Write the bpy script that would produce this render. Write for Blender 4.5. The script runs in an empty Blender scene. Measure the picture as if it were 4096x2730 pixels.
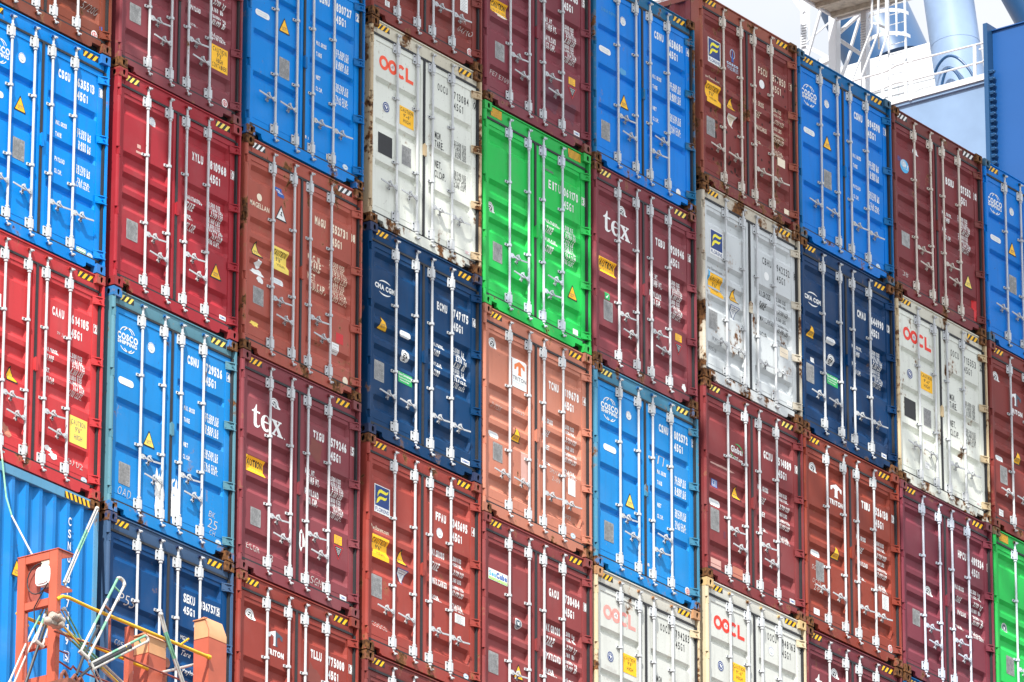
import bpy, bmesh, math, random
from mathutils import Vector, geometry
import numpy as np
R = math.radians
random.seed(7)
scene = bpy.context.scene
COL = scene.collection

# ------------------------------------------------------------------ camera
# stack frame: X along the door faces, Y into the stack, Z up (z = 0 is the quay)
ZG = 20.0                                   # height of the stack's datum above the quay
CAMP = Vector((-56.3503, -48.8375, -17.8664 + ZG))
YAW, PIT, ROL, FPX = 0.941929, 0.367999, 0.001471, 26930.96
cy, sy, cp, sp = math.cos(YAW), math.sin(YAW), math.cos(PIT), math.sin(PIT)
FWD = Vector((sy*cp, cy*cp, sp)); r0 = Vector((cy, -sy, 0)); u0 = r0.cross(FWD)
RGT = r0*math.cos(ROL) + u0*math.sin(ROL); UPV = -r0*math.sin(ROL) + u0*math.cos(ROL)
cam = bpy.data.cameras.new('camera'); camo = bpy.data.objects.new('camera', cam); COL.objects.link(camo)
cam.sensor_width = 36; cam.lens = FPX/4096*36; cam.clip_start = 1; cam.clip_end = 5000
from mathutils import Matrix
camo.matrix_world = Matrix(((RGT.x, UPV.x, -FWD.x, CAMP.x), (RGT.y, UPV.y, -FWD.y, CAMP.y), (RGT.z, UPV.z, -FWD.z, CAMP.z), (0, 0, 0, 1)))
scene.camera = camo

# ------------------------------------------------------------------ light
LDIR = Vector((0.58, 0.26, -0.77)).normalized()        # the way sunlight travels
SUNEL = math.asin(-LDIR.z); SUNAZ = math.atan2(-LDIR.x, -LDIR.y)
world = bpy.data.worlds.new('World'); scene.world = world; world.use_nodes = True
nt = world.node_tree; nt.nodes.clear()
wo = nt.nodes.new('ShaderNodeOutputWorld'); bg = nt.nodes.new('ShaderNodeBackground')
sky = nt.nodes.new('ShaderNodeTexSky'); sky.sky_type = 'NISHITA'; sky.sun_disc = False
sky.sun_elevation = SUNEL; sky.sun_rotation = SUNAZ; sky.air_density = 1.3; sky.dust_density = 3.0; sky.ozone_density = 1.0
tc = nt.nodes.new('ShaderNodeTexCoord'); mp = nt.nodes.new('ShaderNodeMapping'); mp.inputs['Scale'].default_value = (1, 1, 2.2)
nz = nt.nodes.new('ShaderNodeTexNoise'); nz.inputs['Scale'].default_value = 2.2; nz.inputs['Detail'].default_value = 7
rp = nt.nodes.new('ShaderNodeValToRGB'); rp.color_ramp.elements[0].position = .22; rp.color_ramp.elements[1].position = .5
mx = nt.nodes.new('ShaderNodeMix'); mx.data_type = 'RGBA'; mx.inputs['B'].default_value = (10.8, 11.2, 11.9, 1)
nt.links.new(tc.outputs['Generated'], mp.inputs[0]); nt.links.new(mp.outputs[0], nz.inputs['Vector'])
nt.links.new(nz.outputs['Fac'], rp.inputs[0]); nt.links.new(rp.outputs[0], mx.inputs['Factor'])
# overcast veil: more than three times as bright overhead as low down
sx = nt.nodes.new('ShaderNodeSeparateXYZ'); nt.links.new(tc.outputs['Generated'], sx.inputs[0])
mr = nt.nodes.new('ShaderNodeMapRange'); mr.interpolation_type = 'SMOOTHSTEP'; mr.inputs['From Min'].default_value = .38; mr.inputs['From Max'].default_value = .78; mr.inputs['To Min'].default_value = .48; mr.inputs['To Max'].default_value = 1.6
nt.links.new(sx.outputs['Z'], mr.inputs['Value'])
cm = nt.nodes.new('ShaderNodeMix'); cm.data_type = 'RGBA'; cm.blend_type = 'MULTIPLY'; cm.inputs['Factor'].default_value = 1; cm.inputs['A'].default_value = (10.6, 11.0, 11.8, 1)
nt.links.new(mr.outputs[0], cm.inputs['B']); nt.links.new(cm.outputs['Result'], mx.inputs['B'])
nt.links.new(sky.outputs[0], mx.inputs['A']); nt.links.new(mx.outputs['Result'], bg.inputs[0])
bg.inputs[1].default_value = 0.11
nt.links.new(bg.outputs[0], wo.inputs[0])
sun = bpy.data.lights.new('sun', 'SUN'); sun.energy = 4.6; sun.angle = R(.55); sun.color = (1, .965, .9)
suno = bpy.data.objects.new('sun', sun); COL.objects.link(suno); suno.rotation_euler = LDIR.to_track_quat('-Z', 'Y').to_euler()
suno.location = (-40, -30, 90)
scene.view_settings.view_transform = 'Standard'; scene.view_settings.look = 'None'
scene.view_settings.gamma = 1; scene.view_settings.exposure = 0.74
scene.cycles.max_bounces = 6; scene.cycles.diffuse_bounces = 3; scene.cycles.glossy_bounces = 3

# ------------------------------------------------------------------ materials
def srgb(r, g, b):
    return tuple(((c/255+.055)/1.055)**2.4 if c > 10 else c/255/12.92 for c in (r, g, b))
def N(t, typ, **kw):
    n = t.nodes.new(typ)
    for k, v in kw.items(): setattr(n, k, v)
    return n
def mat_plain(name, col, rough=.5, metal=0, noise=.06, scale=9, bump=0, spec=.4):
    m = bpy.data.materials.new(name); m.use_nodes = True; t = m.node_tree; b = t.nodes['Principled BSDF']
    b.inputs['Roughness'].default_value = rough; b.inputs['Metallic'].default_value = metal
    b.inputs['Specular IOR Level'].default_value = spec
    co = N(t, 'ShaderNodeTexCoord'); n = N(t, 'ShaderNodeTexNoise'); n.inputs['Scale'].default_value = scale; n.inputs['Detail'].default_value = 5
    t.links.new(co.outputs['Object'], n.inputs['Vector'])
    mr = N(t, 'ShaderNodeMapRange'); mr.inputs['To Min'].default_value = 1-noise*2.2; mr.inputs['To Max'].default_value = 1+noise*1.6
    t.links.new(n.outputs['Fac'], mr.inputs['Value'])
    mul = N(t, 'ShaderNodeMix', data_type='RGBA', blend_type='MULTIPLY'); mul.inputs['Factor'].default_value = 1
    mul.inputs['A'].default_value = (*col, 1); t.links.new(mr.outputs[0], mul.inputs['B'])
    t.links.new(mul.outputs['Result'], b.inputs['Base Color'])
    if bump:
        bp = N(t, 'ShaderNodeBump'); bp.inputs['Strength'].default_value = bump; bp.inputs['Distance'].default_value = .01
        t.links.new(n.outputs['Fac'], bp.inputs['Height']); t.links.new(bp.outputs[0], b.inputs['Normal'])
    return m
def mat_paint(name, rough=.42, gloss=.5, grime=1.0, bump=.06):
    """weathered enamel: hue from the object's colour, amount of rust from its alpha"""
    m = bpy.data.materials.new(name); m.use_nodes = True; t = m.node_tree; b = t.nodes['Principled BSDF']
    oi = N(t, 'ShaderNodeObjectInfo'); co = N(t, 'ShaderNodeTexCoord')
    geo = N(t, 'ShaderNodeNewGeometry')
    L = t.links.new
    # world position keeps wear continuous over all parts of one container
    def noise(scale, detail=4, vec=None, sc=(1, 1, 1), off=0):
        mp = N(t, 'ShaderNodeMapping'); mp.inputs['Scale'].default_value = sc; mp.inputs['Location'].default_value = (off, off*.7, off*.3)
        L(geo.outputs['Position'], mp.inputs[0])
        n = N(t, 'ShaderNodeTexNoise'); n.inputs['Scale'].default_value = scale; n.inputs['Detail'].default_value = detail
        L(mp.outputs[0], n.inputs['Vector']); return n.outputs['Fac']
    def rng(v, a, b_, c, d):
        r = N(t, 'ShaderNodeMapRange'); r.inputs['From Min'].default_value = a; r.inputs['From Max'].default_value = b_
        r.inputs['To Min'].default_value = c; r.inputs['To Max'].default_value = d; L(v, r.inputs['Value']); return r.outputs[0]
    def mix(fac, a, b_, bt='MIX'):
        x = N(t, 'ShaderNodeMix', data_type='RGBA', blend_type=bt)
        for s, v in (('Factor', fac), ('A', a), ('B', b_)):
            if isinstance(v, (int, float)): x.inputs[s].default_value = v
            elif isinstance(v, tuple): x.inputs[s].default_value = v
            else: L(v, x.inputs[s])
        return x.outputs['Result']
    c = mix(1.0, oi.outputs['Color'], rng(noise(.9, 3), .3, .7, 1-.10*grime, 1+.07*grime), 'MULTIPLY')
    # chalky fading in soft patches
    c = mix(rng(noise(2.1, 5, off=9), .5, .8, 0, .045*grime), c, (.6, .58, .56, 1))
    # grey run-off streaks down the sheet
    st = rng(noise(7, 4, sc=(1.5, 1.5, .12), off=3), .55, .75, 0, .13*grime)
    c = mix(st, c, (.06, .045, .035, 1), 'MIX')
    # fine specks
    sp_ = rng(noise(34, 2, off=5), .68, .74, 0, .35*grime)
    c = mix(sp_, c, (.09, .05, .035, 1))
    # rust: threshold falls as alpha grows, ragged edge from a second noise
    n1 = noise(3.2, 8, sc=(1, 1, .55), off=21); n2 = noise(15, 6, off=2)
    s = N(t, 'ShaderNodeMath', operation='MULTIPLY_ADD'); L(n2, s.inputs[0]); s.inputs[1].default_value = .45; L(n1, s.inputs[2])
    th = N(t, 'ShaderNodeMath', operation='MULTIPLY_ADD'); L(oi.outputs['Alpha'], th.inputs[0]); th.inputs[1].default_value = -.5; th.inputs[2].default_value = 1.03
    d = N(t, 'ShaderNodeMath', operation='SUBTRACT'); L(s.outputs[0], d.inputs[0]); L(th.outputs[0], d.inputs[1])
    rf = rng(d.outputs[0], 0, .05, 0, 1)
    halo = rng(d.outputs[0], -.05, .01, 0, .35)
    rc = mix(rng(noise(24, 5, off=13), .35, .65, 0, 1), (.045, .021, .014, 1), (.215, .095, .035, 1))
    c = mix(halo, c, (.33, .19, .09, 1))
    c = mix(rf, c, rc)
    L(c, b.inputs['Base Color'])
    ro = mix(rf, (rough,)*3+(1,), (.9, .9, .9, 1)); L(ro, b.inputs['Roughness'])
    b.inputs['Specular IOR Level'].default_value = gloss
    hb = N(t, 'ShaderNodeMath', operation='MULTIPLY_ADD'); L(rf, hb.inputs[0]); hb.inputs[1].default_value = -.6; L(noise(2.6, 3, off=31), hb.inputs[2])
    bp = N(t, 'ShaderNodeBump'); bp.inputs['Strength'].default_value = bump*4; bp.inputs['Distance'].default_value = .012
    L(hb.outputs[0], bp.inputs['Height']); L(bp.outputs[0], b.inputs['Normal'])
    return m
PAINT = mat_paint('weathered_container_paint', rough=.4, gloss=.13)
BARP = mat_paint('bar_paint', rough=.42, gloss=.3, grime=.5, bump=.02)
RUB = mat_plain('gasket_rubber', (.022, .023, .026), .62, 0, .2, 14, .1)
BLK = mat_plain('dark_cavity', (.006, .005, .005), .9, 0, .1)  # black colour put in for shade inside slots and pockets; also bolt heads
def flat(name, rgb, rough=.45, noise=.05): return mat_plain(name, srgb(*rgb), rough, 0, noise, 6)
WHT = flat('white_vinyl', (232, 233, 230)); INK = flat('black_vinyl', (30, 30, 32)); YEL = flat('yellow_vinyl', (252, 190, 20))
YPALE = flat('sun_bleached_yellow', (244, 214, 96)); REDL = flat('orange_red_vinyl', (246, 84, 48)); PINKL = flat('faded_red_vinyl', (240, 150, 140))
NAVY = flat('navy_vinyl', (22, 58, 122)); LEMON = flat('lemon_vinyl', (240, 226, 50)); GRN = flat('green_vinyl', (30, 165, 88))
LIME = flat('lime_vinyl', (160, 214, 40)); SKYB = flat('sky_blue_vinyl', (70, 175, 225)); ORG = flat('orange_vinyl', (228, 122, 62))
PLT = mat_plain('tarnished_plate', (.36, .36, .35), .5, .35, .35, 22, .2); PLTT = mat_plain('plate_text', (.2, .2, .2), .6, .2, .2)
GRAY = flat('grey_print', (105, 105, 108)); CREAM = flat('yellowed_tape', (238, 222, 196)); PATCH = flat('touch_up_paint', (100, 42, 58)); PEACH = flat('peach_patch', (190, 118, 95))
PALEB = flat('pale_print', (175, 196, 214)); SALM = flat('pink_patch', (205, 160, 148)); BLUEL = flat('label_blue', (30, 90, 170)); RED = flat('red_vinyl', (205, 40, 45)); CHALK = flat('chalk', (196, 190, 184)); SLATE = flat('slate_vinyl', (66, 84, 98)); BRIGHTW = flat('thick_white_paint', (244, 244, 240))

# ------------------------------------------------------------------ mesh helpers
class MB:
    def __init__(s): s.v = []; s.f = []; s.m = []
    def add(s, vs, fs, mi=0):
        b = len(s.v); s.v += [tuple(v) for v in vs]; s.f += [tuple(b+i for i in f) for f in fs]; s.m += [mi]*len(fs); return s
    def box(s, x0, x1, y0, y1, z0, z1, mi=0):
        v = [(x, y, z) for z in (z0, z1) for y in (y0, y1) for x in (x0, x1)]
        return s.add(v, [(0, 2, 3, 1), (4, 5, 7, 6), (0, 1, 5, 4), (2, 6, 7, 3), (0, 4, 6, 2), (1, 3, 7, 5)], mi)
    def prism(s, poly, axis, a, b, mi=0):
        """poly: 2-D outline, extruded from a to b along axis ('x': poly is (y,z); 'y': (x,z); 'z': (x,y))"""
        def P(p, t): return {'x': (t, p[0], p[1]), 'y': (p[0], t, p[1]), 'z': (p[0], p[1], t)}[axis]
        n = len(poly); v = [P(p, a) for p in poly]+[P(p, b) for p in poly]
        tri = geometry.tessellate_polygon([[Vector((p[0], p[1], 0)) for p in poly]])
        f = [tuple(t) for t in tri]+[tuple(n+i for i in reversed(t)) for t in tri]
        f += [(i, (i+1) % n, n+(i+1) % n, n+i) for i in range(n)]
        return s.add(v, f, mi)
    def tube(s, p0, p1, r, n=10, mi=0, r1=None, cap=True):
        p0 = Vector(p0); p1 = Vector(p1); d = (p1-p0).normalized(); r1 = r if r1 is None else r1
        a = d.orthogonal().normalized(); b = d.cross(a)
        v = [p0+(a*math.cos(2*math.pi*i/n)+b*math.sin(2*math.pi*i/n))*r for i in range(n)]
        v += [p1+(a*math.cos(2*math.pi*i/n)+b*math.sin(2*math.pi*i/n))*r1 for i in range(n)]
        f = [(i, (i+1) % n, n+(i+1) % n, n+i) for i in range(n)]
        if cap: f += [tuple(range(n-1, -1, -1)), tuple(range(n, 2*n))]
        return s.add(v, f, mi)
    def path(s, pts, r, n=8, mi=0):
        for a, b in zip(pts[:-1], pts[1:]): s.tube(a, b, r, n, mi)
        for p in pts[1:-1]: s.ball(p, r*1.02, mi)
        return s
    def ball(s, c, r, mi=0, n=8, m=5, sz=(1, 1, 1)):
        v = [(c[0], c[1], c[2]+r*sz[2])]
        for j in range(1, m):
            for i in range(n):
                a = math.pi*j/m; t = 2*math.pi*i/n
                v.append((c[0]+r*sz[0]*math.sin(a)*math.cos(t), c[1]+r*sz[1]*math.sin(a)*math.sin(t), c[2]+r*sz[2]*math.cos(a)))
        v.append((c[0], c[1], c[2]-r*sz[2])); f = []
        for i in range(n):
            f.append((0, 1+i, 1+(i+1) % n)); l = 1+(m-2)*n; f.append((l+n, l+(i+1) % n, l+i))
        for j in range(m-2):
            for i in range(n):
                a = 1+j*n+i; b_ = 1+j*n+(i+1) % n; f.append((a, a+n, b_+n, b_))
        return s.add(v, f, mi)
    def mesh(s, name, mats, bevel=0, sharp=35):
        me = bpy.data.meshes.new(name); me.from_pydata(s.v, [], s.f)
        for m in (mats if isinstance(mats, (list, tuple)) else [mats]): me.materials.append(m)
        me.polygons.foreach_set('material_index', s.m)
        bm = bmesh.new(); bm.from_mesh(me); bmesh.ops.recalc_face_normals(bm, faces=bm.faces)
        if bevel:
            es = [e for e in bm.edges if len(e.link_faces) == 2 and e.calc_face_angle(0) > R(40)]
            bmesh.ops.bevel(bm, geom=es, offset=bevel, segments=2, affect='EDGES', clamp_overlap=True)
        bm.to_mesh(me); bm.free()
        me.polygons.foreach_set('use_smooth', [True]*len(me.polygons)); me.set_sharp_from_angle(angle=R(sharp)); me.update()
        return me
def link(name, me, parent=None, color=None, loc=(0, 0, 0), label=None):
    o = bpy.data.objects.new(name, me); COL.objects.link(o); o.location = loc
    if parent: o.parent = parent
    if color: o.color = color
    if label: o['label'] = label
    return o
def tag(o, label=None, cat=None, group=None, kind=None):
    for k, v in (('label', label), ('category', cat), ('group', group), ('kind', kind)):
        if v: o[k] = v
    return o
def empty(name, loc):
    o = bpy.data.objects.new(name, None); COL.objects.link(o); o.location = loc; o.empty_display_size = .3; return o
# ------------------------------------------------------------------ container geometry (origin: base, middle of the door end)
W, H, LN = 2.438, 2.896, 12.192
def X(x): return x-W/2                      # x measured from the left edge
def Z(h): return H-h                        # h measured down from the top
RIB = {'M': ([.345, 1.05, 1.328, 1.608, 2.31], .052, .098, .062), 'P': ([.785, 1.372, 1.962], .046, .05, .012)}
YF, YP, DEP = .058, .066, .044              # door frame face, sheet face, depth of the pressings
DOORS = {'L': (.078, 1.2, .178, 1.092), 'R': (1.238, 2.374, 1.35, 2.274)}
def hbreaks(t):
    tops, a, b, c = RIB[t]; out = []
    for q in tops: out += [q, q+a, q+a+b, q+a+b+c]
    return out
def depth(t, side, x, h):
    tops, a, b, c = RIB[t]; fz = 0
    for q in tops:
        d = h-q
        if 0 < d < a+b+c: fz = d/a if d < a else (1 if d < a+b else (a+b+c-d)/c)
    x0, x1 = DOORS[side][2:]; fx = max(0, min(1, (x-x0)/.035, (x1-x)/.035))
    return DEP*fz*fx
def surf(t, side, x, h):
    xa, xb = DOORS[side][:2]
    if x < xa+.088 or x > (xb-.055 if side == 'L' else xb-.092) or h < .292: return YF
    return YP+depth(t, side, x, h)

def door_mesh(t, side):
    xa, xb, x0, x1 = DOORS[side]; mb = MB()
    xs = [xa, x0, x0+.035, x1-.035, x1, xb]; hs = [.215]+hbreaks(t)+[2.715]
    n = len(xs); vs = [(X(x), YP+depth(t, side, x, h), Z(h)) for h in hs for x in xs]
    fs = [(j*n+i, j*n+i+1, (j+1)*n+i+1, (j+1)*n+i) for j in range(len(hs)-1) for i in range(n-1)]
    mb.add(vs, fs)
    # raised frame round the sheet
    mb.box(X(xa), X(xa+.088), YF, .12, Z(2.715), Z(.215)); q = .055 if side == 'L' else .092; mb.box(X(xb-q), X(xb), YF, .12, Z(2.715), Z(.215))
    mb.box(X(xa+.088), X(xb-q), YF, .12, Z(.292), Z(.215))
    mb.box(X(xa+.088), X(xb-q), YP+.045, .12, Z(2.715), Z(2.70))
    if t == 'P': mb.box(X(xa+.088), X(xb-q), YP-.003, YP+.01, Z(2.62), Z(2.612))
    else: mb.box(X(xa+.088), X(xb-q), YP-.003, YP+.01, Z(2.645), Z(2.637))
    return mb.mesh('door_'+t+side, PAINT, sharp=25)
def gasket_mesh(side):
    mb = MB()
    if side == 'L':
        mb.box(X(.05), X(1.219), .046, .075, Z(.219), Z(.19)); mb.box(X(.05), X(1.219), .05, .08, Z(2.745), Z(2.71))
        mb.box(X(1.199), X(1.2385), .044, .09, Z(2.71), Z(.219)); mb.box(X(.042), X(.078), .05, .08, Z(2.71), Z(.219))
    else:
        mb.box(X(1.219), X(2.375), .046, .075, Z(.219), Z(.19)); mb.box(X(1.219), X(2.375), .05, .08, Z(2.745), Z(2.71))
        mb.box(X(2.374), X(2.402), .026, .08, Z(2.71), Z(.219))
    return mb.mesh('gasket_'+side, RUB)
def casting_mesh(top, right):
    """hollow steel corner block with oval slots in the end face and the side face"""
    mb = MB(); w, hh, l = .162, .118, .178
    def slotted(cx, cz, P, fw, fh, a, b):
        n = 16; ring = [(cx+a*math.copysign(abs(math.cos(2*math.pi*i/n))**.75, math.cos(2*math.pi*i/n)), cz+b*math.copysign(abs(math.sin(2*math.pi*i/n))**.75, math.sin(2*math.pi*i/n))) for i in range(n)]
        out = []
        for (x, z) in ring:
            k = min(fw/2/abs(x-cx) if abs(x-cx) > 1e-6 else 99, fh/2/abs(z-cz) if abs(z-cz) > 1e-6 else 99); out.append((cx+(x-cx)*k, cz+(z-cz)*k))
        # corners
        vs = [P(u, v, 0) for u, v in ring]+[P(u, v, 0) for u, v in out]+[P(u, v, .012) for u, v in ring]+[P(u, v, .05) for u, v in ring]
        mb.add(vs, [(i, (i+1) % n, n+(i+1) % n, n+i) for i in range(n)])
        b0 = len(mb.v)-4*n
        for i in range(n):
            mb.f.append((b0+i, b0+(i+1) % n, b0+2*n+(i+1) % n, b0+2*n+i)); mb.m.append(0)
            mb.f.append((b0+2*n+i, b0+2*n+(i+1) % n, b0+3*n+(i+1) % n, b0+3*n+i)); mb.m.append(1)
        mb.f.append(tuple(b0+3*n+i for i in range(n))); mb.m.append(1)
        cs = [(cx-fw/2, cz-fh/2), (cx+fw/2, cz-fh/2), (cx+fw/2, cz+fh/2), (cx-fw/2, cz+fh/2)]
        for (u, v) in cs:          # fill the four face corners the ray-cast ring cuts off
            near = sorted(out, key=lambda p: (p[0]-u)**2+(p[1]-v)**2)[:2]
            mb.add([P(u, v, 0), P(*near[0], 0), P(*near[1], 0)], [(0, 1, 2)])
    z0 = H-hh if top else 0; z1 = z0+hh
    xl = X(W-w) if right else X(0); xr = xl+w
    zc = z0+hh/2
    slotted((xl+xr)/2+(.012 if right else .012), zc, lambda u, v, d: (u, 0+d, v), w-.024, hh, .026, .038)
    mb.add([(xl, 0, z0), (xl+.024, 0, z0), (xl+.024, 0, z1), (xl, 0, z1)], [(0, 1, 2, 3)])
    sx = xr if right else xl; s = -1 if right else 1
    slotted(.09, zc, lambda u, v, d: (sx+s*d, u, v), l, hh, .028, .036)
    ox = xl if right else xr
    mb.add([(ox, 0, z0), (ox, l, z0), (ox, l, z1), (ox, 0, z1)], [(0, 1, 2, 3)])
    mb.add([(xl, l, z0), (xr, l, z0), (xr, l, z1), (xl, l, z1)], [(0, 1, 2, 3)])
    mb.add([(xl, 0, z1), (xr, 0, z1), (xr, l, z1), (xl, l, z1)], [(0, 1, 2, 3)])
    mb.add([(xl, 0, z0), (xr, 0, z0), (xr, l, z0), (xl, l, z0)], [(0, 1, 2, 3)])
    return mb.mesh('corner_casting', [PAINT, BLK], sharp=50)
HH = [.33, 1.12, 1.915, 2.64]               # hinge heights
def post_mesh(right):
    mb = MB(); z0, z1 = .118, H-.118
    if right:
        mb.box(X(2.402), X(W), .004, .17, z0, z1)
        return mb.mesh('corner_post', PAINT, bevel=.004)
    # rounded hinge post; the recesses the hinge blades turn in are cut as short gaps
    gaps = [(Z(h)-.055, Z(h)+.055) for h in HH]; zz = z0
    for a, b in sorted(gaps):
        mb.tube((X(.036), .036, zz), (X(.036), .036, a), .034, 12); zz = b
    mb.tube((X(.036), .036, zz), (X(.036), .036, z1), .034, 12)
    mb.box(X(.002), X(.05), .036, .17, z0, z1)
    return mb.mesh('corner_post', PAINT, sharp=40)
def hinge_mesh(side, h):
    mb = MB(); z = Z(h)
    if side == 'R':
        for dz in (.046, -.046):
            mb.prism([(X(2.262), .054), (X(2.3), .04), (X(2.352), .006), (X(2.43), -.006), (X(2.43), .03), (X(2.3), .06)], 'z', z+dz-.006, z+dz+.006)
        mb.prism([(X(2.262), .052), (X(2.34), .03), (X(2.395), .012), (X(2.43), .012), (X(2.43), .03), (X(2.3), .06)], 'z', z-.036, z+.036)
        mb.tube((X(2.412), .012, z-.056), (X(2.412), .012, z+.056), .017, 10)
        mb.tube((X(2.368), .022, z), (X(2.362), -.004, z), .012, 8)
    else:
        mb.box(X(.026), X(.05), .0, .04, z-.05, z+.05)
        for dz in (.042, -.042): mb.prism([(X(.04), .03), (X(.085), .03), (X(.125), .055), (X(.04), .06)], 'z', z+dz-.005, z+dz+.005)
    return mb.mesh('hinge', PAINT, sharp=35)
BX = [.614, 1.051, 1.387, 1.824]; BY = .036
def bar_mesh(i):
    mb = MB(); x = X(BX[i])
    mb.tube((x, BY, Z(2.585)), (x, BY, Z(.36)), .0165, 12)
    for h0, h1 in ((.10, .215), (2.72, 2.79)): mb.tube((x, BY, Z(h1)), (x, BY, Z(h0)), .0145, 12)
    for hc in (.282, 2.655):                 # guide boxes at both ends
        mb.tube((x, BY, Z(hc+.078)), (x, BY, Z(hc-.078)), .0225, 14)
        mb.tube((x, BY, Z(hc+.092)), (x, BY, Z(hc+.076)), .027, 14); mb.tube((x, BY, Z(hc-.076)), (x, BY, Z(hc-.092)), .027, 14)
        mb.box(x-.082, x+.022, .042, .058, Z(hc+.062), Z(hc-.062)); mb.box(x-.03, x+.028, BY-.026, .058, Z(hc+.058), Z(hc-.058))
        for dz in (-.038, .038): mb.tube((x-.062, .042, Z(hc)+dz), (x-.062, .034, Z(hc)+dz), .0095, 8, 1)
    for hc in (.985, 1.89):                  # strap clamps
        mb.tube((x, BY, Z(hc+.017)), (x, BY, Z(hc-.017)), .0265, 14)
        mb.box(x-.078, x+.0, .05, .064, Z(hc+.017), Z(hc-.017)); mb.box(x-.03, x+.024, BY-.02, .064, Z(hc+.016), Z(hc-.016))
        mb.tube((x-.058, .05, Z(hc)), (x-.058, .042, Z(hc)), .009, 8, 1)
    return mb.mesh('locking_bar', [BARP, BLK], sharp=40)
def cam_mesh(i, top):
    mb = MB(); x = X(BX[i]); s = 1 if top else -1; h = .088 if top else 2.8
    mb.box(x-.014, x+.03, .012, .05, Z(h)-.018, Z(h)+.018); mb.box(x+.012, x+.046, .0, .03, Z(h)-.008, Z(h)+.012)
    return mb.mesh('bar_cam', BARP, bevel=.004)
def keeper_mesh(i, top):
    mb = MB(); x = X(BX[i]); h = .082 if top else 2.804; z = Z(h)
    mb.box(x-.042, x-.018, .01, .05, z-.016, z+.018); mb.box(x+.026, x+.044, .016, .05, z-.014, z+.014)
    mb.box(x-.042, x+.044, .036, .05, z+(.010 if top else -.022), z+(.022 if top else -.010)); mb.box(x-.054, x-.04, .004, .028, z-.005, z+.009)
    return mb.mesh('cam_keeper', PAINT, bevel=.003)
def handle_mesh(i, d, h):
    """swing handle: hub on the bar, cranked lever, hasp plate with its catch (d = +1 lever to the right)"""
    mb = MB(); x = X(BX[i]); z = Z(h)
    mb.prism([(x+d*.012, z-.03), (x+d*.05, z-.034), (x+d*.085, z-.012), (x+d*.085, z+.014), (x+d*.05, z+.034), (x+d*.012, z+.03)], 'y', .012, .028)
    mb.tube((x+d*.05, .012, z), (x+d*.05, .004, z), .01, 8)
    p = [(x+d*.06, .018, z), (x+d*.16, .012, z-.012), (x+d*.24, .0, z-.012), (x+d*.375, .004, z+.004)]
    for a, b in zip(p[:-1], p[1:]):
        mb.add([(a[0], a[1]-.004, a[2]-.011), (a[0], a[1]-.004, a[2]+.011), (a[0], a[1]+.006, a[2]+.011), (a[0], a[1]+.006, a[2]-.011),
                (b[0], b[1]-.004, b[2]-.010), (b[0], b[1]-.004, b[2]+.010), (b[0], b[1]+.006, b[2]+.010), (b[0], b[1]+.006, b[2]-.010)],
               [(0, 1, 2, 3), (4, 5, 6, 7), (0, 1, 5, 4), (1, 2, 6, 5), (2, 3, 7, 6), (3, 0, 4, 7)])
    cx = x+d*.165
    mb.prism([(cx-.012, z+.044), (cx+.01, z+.046), (cx+.014, z+.02), (cx+.014, z-.06), (cx+.005, z-.076), (cx-.008, z-.076), (cx-.015, z-.062), (cx-.013, z+.02)], 'y', .03, .042)
    mb.box(cx-.03, cx+.03, -.004, .03, z-.026, z-.014); mb.box(cx-.014, cx+.012, -.002, .034, z+.026, z+.05)
    mb.prism([(cx-.01, z+.024), (cx+.05, z-.018), (cx+.05, z-.032), (cx-.016, z+.006)], 'y', -.01, .0)
    mb.box(cx-.012, cx+.01, .03, .066+.03, z-.05, z-.03)
    mb.tube((cx-.002, .03, z-.066), (cx-.002, .024, z-.066), .007, 8, 1)
    return mb.mesh('handle', [BARP, BLK], sharp=40)
def header_mesh():
    mb = MB(); mb.prism([(.038, Z(.006)), (.044, Z(.012)), (.044, Z(.165)), (.05, Z(.19)), (.13, Z(.19)), (.13, Z(.006))], 'x', X(.16), X(W-.16))
    mb.box(X(.16), X(W-.16), .03, .048, Z(.022), Z(.004)); mb.box(X(.06), X(.16), .05, .13, Z(.19), Z(.118)); mb.box(X(W-.16), X(W-.06), .05, .13, Z(.19), Z(.118))
    return mb.mesh('header', PAINT, bevel=.002)
def sill_mesh():
    mb = MB(); a, b = X(.162), X(W-.162); t = Z(2.745); n = .165
    mb.prism([(a, t), (b, t), (b, .085), (b-n, .085), (b-n-.012, .03), (b-n-.05, .012), (a+n+.05, .012), (a+n+.012, .03), (a+n, .085), (a, .085)], 'y', .034, .09)
    mb.box(a, b, .0345, .10, t-.0, t+.006)
    for s in (a, b-n): mb.box(s, s+n, .10, .12, .0, .085, 1)
    mb.box(a+n+.04, b-n-.04, .09, .13, -.002, .03, 1)
    return mb.mesh('sill', [PAINT, BLK], bevel=.0015)
def lock_mesh():
    mb = MB(); z = Z(1.5); mb.box(X(1.196), X(1.262), .03, .06, z-.08, z+.08); mb.box(X(1.205), X(1.225), .024, .05, z-.092, z+.092)
    return mb.mesh('joint_plate', PAINT, bevel=.004)
def side_mesh(right):
    mb = MB(); n = 43; pitch = (LN-.36)/n; y = .18; pts = []
    for k in range(n):
        pts += [(y, 0), (y+.072, 0), (y+.14, 1), (y+.21, 1)]; y += pitch
    pts.append((LN-.18, 0)); sx = 1 if right else -1; base = W/2-.004
    vs = [(sx*(base-.036*d-.004), yy, z) for z in (.15, H-.09) for yy, d in pts]; m = len(pts)
    mb.add(vs, [(i, i+1, m+i+1, m+i) for i in range(m-1)])
    return mb.mesh('side_wall', PAINT, sharp=20)
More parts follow.
